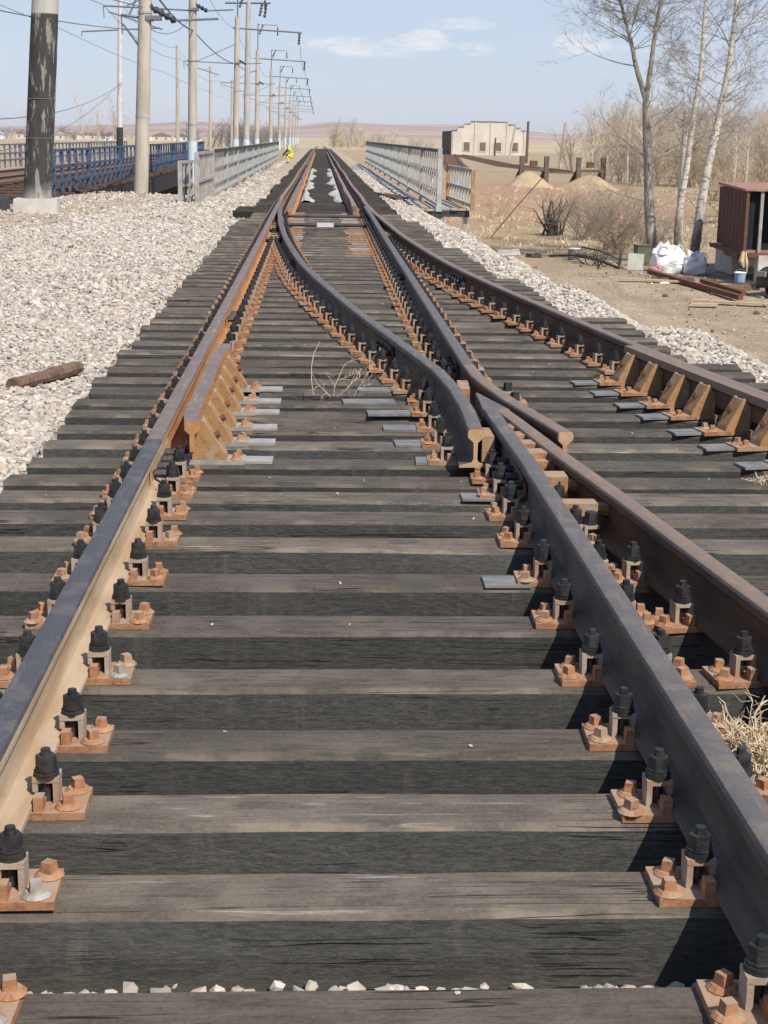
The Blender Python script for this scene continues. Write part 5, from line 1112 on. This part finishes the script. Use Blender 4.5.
# dark car, only its corner in view
def car(x, y, ang):
    t = thing('parked_car', 'dark parked car seen by its corner below the rusty container', 'car', (x, y, G(x, y))); z = G(x, y); R_ = Matrix.Rotation(ang, 3, 'Z')
    xf = lambda p: tuple(R_ @ Vector(p)+Vector((x, y, z)))
    side = [(0.02, .28), (.0, .52), (.06, .70), (.30, .82), (1.05, .92), (1.75, 1.38), (2.4, 1.46), (3.3, 1.42), (3.95, 1.0), (4.35, .92), (4.45, .6), (4.42, .28)]
    mb = MB(); n = len(side); W2 = .86; vs = []
    for yy2, k in ((-W2, 1), (-W2*.62, 2), (W2*.62, 2), (W2, 1)):
        for (u, v) in side: inset = .10 if k == 1 else 0; vv = v-(.04 if k == 1 else 0)-(max(0, v-.95)*.10 if k == 1 else 0); vs.append(xf((u+inset*(1 if u < 2.2 else -1), yy2*(1-.20*max(0, v-.9)/.5), vv)))
    fs = [(r*n+j, r*n+(j+1) % n, (r+1)*n+(j+1) % n, (r+1)*n+j) for r in range(3) for j in range(n)]+[tuple(range(n-1, -1, -1)), tuple(range(3*n, 4*n))]
    body = mb.add(vs, fs).build('body', M['car_paint'], t, smooth=40)
    for s_ in (-1, 1):
        for u in (.85, 3.55):
            a, b = xf((u, s_*.70, .31)), xf((u, s_*.885, .31)); w_ = MB().tube([a, b], .31, 18).build('wheel', M['tyre'], t, smooth=40); MB().tube([b, xf((u, s_*.90, .31))], .19, 12).build('rim', M['bright_steel'], w_)
        q = MB(); pts = [(1.28, 1.0), (1.80, 1.34), (3.2, 1.36), (3.75, 1.02)]; q.add([xf((u, s_*(W2*(1-.2*max(0, v-.9)/.5)+.004), v)) for u, v in pts], [(0, 1, 2, 3)]); q.build('side_window', M['glass'], t)
        l = MB(); l.box(xf((.03, s_*.62, .64)), (.10, .26, .13), ang); l.build('headlight', M['bright_steel'], t)
    q = MB(); q.box(xf((-.01, 0, .45)), (.02, .50, .11), ang); q.build('number_plate', M['white_paint'], t); q = MB(); q.box(xf((.0, 0, .62)), (.03, .8, .10), ang); q.build('grille', M['dark_steel'], t)
    q = MB(); q.add([xf((1.08, -.66, .95)), xf((1.08, .66, .95)), xf((1.74, .58, 1.385)), xf((1.74, -.58, 1.385))], [(0, 1, 2, 3)]); q.build('windscreen', M['glass'], t)
car(12.14, 40.2, math.radians(38))
# boards, rods and litter
def plank(label, a, b, w_, h, m='plank', name='plank', group='planks lying in the yard'):
    za, zb2 = G(*a)+h/2+.06, G(*b)+h/2+.06; o = MB().beam((*a, za), (*b, zb2), w_, h).build(name, M[m], None, ((a[0]+b[0])/2, (a[1]+b[1])/2, za)); return tag(o, label, name.replace('_', ' '), group)
plank('pale new plank lying nearest the ballast, before the white sacks', (8.75, 44.6), (11.2, 43.4), .20, .05)
plank('second pale plank lying beside the one before the white sacks', (9.6, 44.1), (11.9, 43.0), .16, .05)
plank('pale board lying toward the dark car, nearest the lower right', (9.75, 39.9), (13.5, 37.6), .20, .05)
plank('short pale board end beside the board near the dark car', (9.55, 39.2), (10.2, 39.0), .2, .05)
plank('long rusty rail length lying across the yard before the sacks', (9.95, 46.2), (11.0, 39.8), .14, .13, 'rust_dark', 'steel_rail', None)
plank('dark rusty beam beside the long rusty rail', (10.9, 43.6), (11.3, 40.6), .14, .12, 'rust_dark', 'steel_beam', None)
for k, (x, y, dx, dy, dz, a, m, lab, nm) in enumerate(((11.6, 42.6, .9, .35, .14, .3, 'brown_wood', 'dark short timber in the litter before the container', 'timber_piece'), (12.1, 43.0, .6, .3, .16, -.4, 'charcoal', 'charred timber in the litter before the container', 'timber_piece'), (11.2, 43.9, .5, .3, .12, .7, 'rust_dark', 'rusty scrap piece lying under the white sacks', 'scrap_piece'), (10.4, 44.6, 1.1, .3, .10, .2, 'brown_wood', 'brown timber between the pale planks and the sacks', 'timber_piece'), (11.9, 44.4, 1.4, .8, .08, .1, 'charcoal', 'dark crumpled sheet beside the smaller sack', 'sheet'), (9.9, 43.9, .28, .16, .04, .1, 'white_paint', 'small white slab lying on the pale plank', 'slab'), (6.9, 56.5, .9, .4, .16, .2, 'pole_grey', 'pale grey rubble lump left of the blue grey bucket', 'rubble'), (7.7, 55.2, .5, .3, .14, .5, 'charcoal', 'dark scrap left of the bucket by the burnt shrub', 'scrap_piece'))):
    z = G(x, y); rr = random.Random(300+k); mb = MB().box((x, y, z+dz/2), (dx, dy, dz), a, 0, .9); mb.v = [(p+rr.uniform(-.03, .03), q+rr.uniform(-.03, .03), r_+rr.uniform(-.015, .015)) for p, q, r_ in mb.v]
    mb.box((x+dx*.3, y+.1, z+dz*.5), (dx*.5, dy*.5, dz*1.3), a+.5, 0, .8); o = mb.build(nm, M[m], None, (x, y, z)); tag(o, lab, nm.split('_')[0], 'litter in the yard')
def bucket(label, x, y, r, h, m, tilt=0.0):
    z = G(x, y); t = MB(); t.tube([(x, y, z), (x+tilt*h*.5, y, z+h*.5), (x+tilt*h, y, z+h)], [r*.8, r*.9, r], 14); o = t.build('bucket', M[m], None, (x, y, z), smooth=40); tag(o, label, 'bucket')
    MB().tube([(x+tilt*h+r*math.cos(a), y+r*math.sin(a), z+h) for a in np.linspace(0, 2*PI, 15)], .02, 4).build('rim', M['white_paint'], o); MB().tube([(x+tilt*h+r*math.cos(a), y-.05, z+h+r*.6*math.sin(a)) for a in np.linspace(0, PI, 9)], .008, 4).build('handle', M['wire'], o)
bucket('blue and white plastic bucket under the container edge', 12.18, 44.3, .17, .36, 'bucket'); bucket('battered blue grey bucket left of the dry bushes', 8.95, 54.3, .22, .40, 'grey_plate', .12)
z = G(10.0, 48.6); o = MB().box((10.02, 48.7, z+.26), (.50, .05, .52), -.05).box((10.02, 48.74, z+.26), (.44, .03, .46), -.05).build('panel', M['green_panel'], None, (10.02, 48.7, z)); o.rotation_euler = (-.12, .06, 0); tag(o, 'grey green board leaning upright left of the white sacks', 'board')
t = thing('steel_cabinet', 'dull green steel cabinet at the foot of the big grey birch', 'cabinet', (10.75, 51.2, G(10.7, 51.2))); z = G(10.75, 51.2); MB().box((10.75, 51.2, z+.33), (.46, .4, .66), .15).build('body', M['green_box'], t); MB().box((10.72, 50.985, z+.35), (.36, .03, .50), .15).build('door', M['green_box'], t); MB().box((10.75, 51.2, z+.68), (.50, .44, .04), .15).build('lid', M['green_box'], t)
for k, (x, y) in enumerate(((10.48, 47.9),)):
    z = G(x, y); mb = MB(); mb.tube([(x+.16*math.cos(a), y+.10*math.sin(a), z+.10+.04*math.sin(2*a)) for a in np.linspace(0, 2*PI, 14)], .06, 6); o = mb.build('hose_coil', M['pink'], None, (x, y, z), smooth=60); tag(o, 'small pink coil lying between the green board and the sacks', 'hose')
mb = MB(); rr = random.Random(77); z = G(9.3, 50.5)
for a, b, r in (((8.7, 52.0, z+.25), (9.6, 49.0, z+.05), .06), ((9.55, 49.0, z), (9.62, 49.1, z+.62), .05), ((7.9, 52.8, z+.15), (9.2, 51.6, z+.22), .05), ((8.9, 52.2, z+.5), (9.55, 49.6, z+.35), .03)): mb.tube([a, Vector(a).lerp(Vector(b), .5)+Vector((.03, 0, .05)), b], [r, r*.9, r*.6], 6)
for _ in range(12): branch(mb, rr, (9.0+rr.uniform(-.4, .4), 51+rr.uniform(-1, 1), z), (rr.gauss(0, 1), rr.gauss(0, 1), .6), .7, .025, 1, 0, .3, 4)
o = mb.build('fallen_branches', M['charcoal'], None, (9.3, 50.5, z)); tag(o, 'heap of dark fallen branches left of the green board', 'branches')
o = MB().tube([(7.25, 65.2, G(7.25, 65)+.02), (8.25, 65.0, -1.22), (9.25, 64.8, -.02)], .022, 5).build('leaning_rod', M['rust_dark'], None, (7.25, 65.2, -2.5)); tag(o, 'thin rusty rod leaning diagonally before the clay bank', 'rod')
o = log_mesh((5.35, 62.2, G(5.4, 62)+.06), (5.75, 57.5, G(5.7, 57.5)+.06), .07, 60, 6).build('branch', M['plank'], None, (5.5, 60, -2.5)); tag(o, 'pale stripped branch lying on the bank below the right platform', 'branch')
# village across the fields
rr = random.Random(91)
HL = ['white walled house with grey roof', 'cream walled house with brown roof', 'white walled house with brown roof', 'cream walled house with grey roof']
hs = [(-196, 980), (-186, 1010), (-172, 1000), (-160, 985), (-150, 1030), (-142, 990), (-131, 1005), (-122, 980), (-110, 1020), (-98, 1000), (-88, 1025), (-205, 1020), (-78, 1010)]
where = ['far left, before the tarred pole', 'second from the left edge of the village', 'behind the tarred pole', 'just right of the tarred pole', 'midway between the tarred and limewashed poles', 'left of the limewashed pole', 'behind the limewashed pole', 'right of the limewashed pole', 'left of the tan pole before the railing', 'right of the tan pole before the railing', 'left of the second tan pole', 'at the left edge of the picture', 'right of the second tan pole']
for k, (x, y) in enumerate(hs):
    z = -2.6; w_, d_, h = rr.uniform(7, 12), 8, rr.uniform(2.6, 3.4); t = thing('village_house', f'tiny distant {HL[k % 4]}, {where[k]}', 'house', (x, y, z), 'village houses across the fields')
    wm, rm = ('white_paint' if k % 2 == 0 else 'wall_cream'), ('roof_grey' if k % 4 in (0, 3) else 'roof_red')
    MB().box((x, y, z+h/2), (w_, d_, h)).build('wall', M[wm], t); MB().prism([(x-w_/2-.4, z+h), (x+w_/2+.4, z+h), (x, z+h+rr.uniform(1.8, 2.8))], y-d_/2-.4, y+d_/2+.4).build('roof', M[rm], t)
    for dx in (-.25, .25): MB().box((x+dx*w_, y-d_/2-.03, z+h*.55), (1.1, .08, 1.2)).build('window', M['window_brown'], t)

# ------------------------------------------------------------------ spring haze over the plain
hz = MB().box((0, 4300, 28), (18800, 10000, 68)).build('haze', mat('haze_air').m, None, (0, 4300, 28)); tag(hz, kind='stuff')
nt = hz.data.materials[0].node_tree; nt.nodes.clear(); pv = nt.nodes.new('ShaderNodeVolumePrincipled'); pv.inputs['Density'].default_value = HAZE; pv.inputs['Color'].default_value = (.93, .95, 1, 1); pv.inputs['Anisotropy'].default_value = 0.0
ho = nt.nodes.new('ShaderNodeOutputMaterial'); nt.links.new(pv.outputs[0], ho.inputs['Volume'])

# litter of chips and clods trodden into the yard, and dead stems along the bank
g = np.random.default_rng(9); P_, R2 = [], []
for _ in range(900):
    y = U(33, 62); x = U(max(4.6, .10*y+1.5), .33*y)
    if RND.random() < .06+.9*math.exp(-((x-10.8)/2.2)**2-((y-45)/6)**2): r = RND.choice((.015, .02, .03, .05, .09)); P_.append((x, y, terrain(x, y)+r*.1)); R2.append(r)
sv, sf = scatter(np.array(P_), np.array(R2)); tag(np_mesh('yard_debris', sv, sf, M['brown_wood']), kind='stuff')
P_, R2 = [], []
for _ in range(900):
    y = U(20, 62); x = U(.06*y+3.0, .33*y+1); r = RND.choice((.015, .02, .03, .05)); P_.append((x, y, terrain(x, y)+r*.1)); R2.append(r)
sv, sf = scatter(np.array(P_), np.array(R2)); tag(np_mesh('yard_gravel', sv, sf, M['stone']), kind='stuff')

# small chips of limestone and splinters dropped on the sleepers
P_, R2 = [], []
for y in TIES:
    if y < 16:
        for _ in range(RND.randint(2, 6)): r = U(.003, .008); P_.append((U(-1.2, right_end(y)-.1), y+U(-.08, .08), TT(y)+r*.3)); R2.append(r)
sv, sf = scatter(np.array(P_), np.array(R2)); tag(np_mesh('stone_chips', sv, sf, M['stone']), kind='stuff')
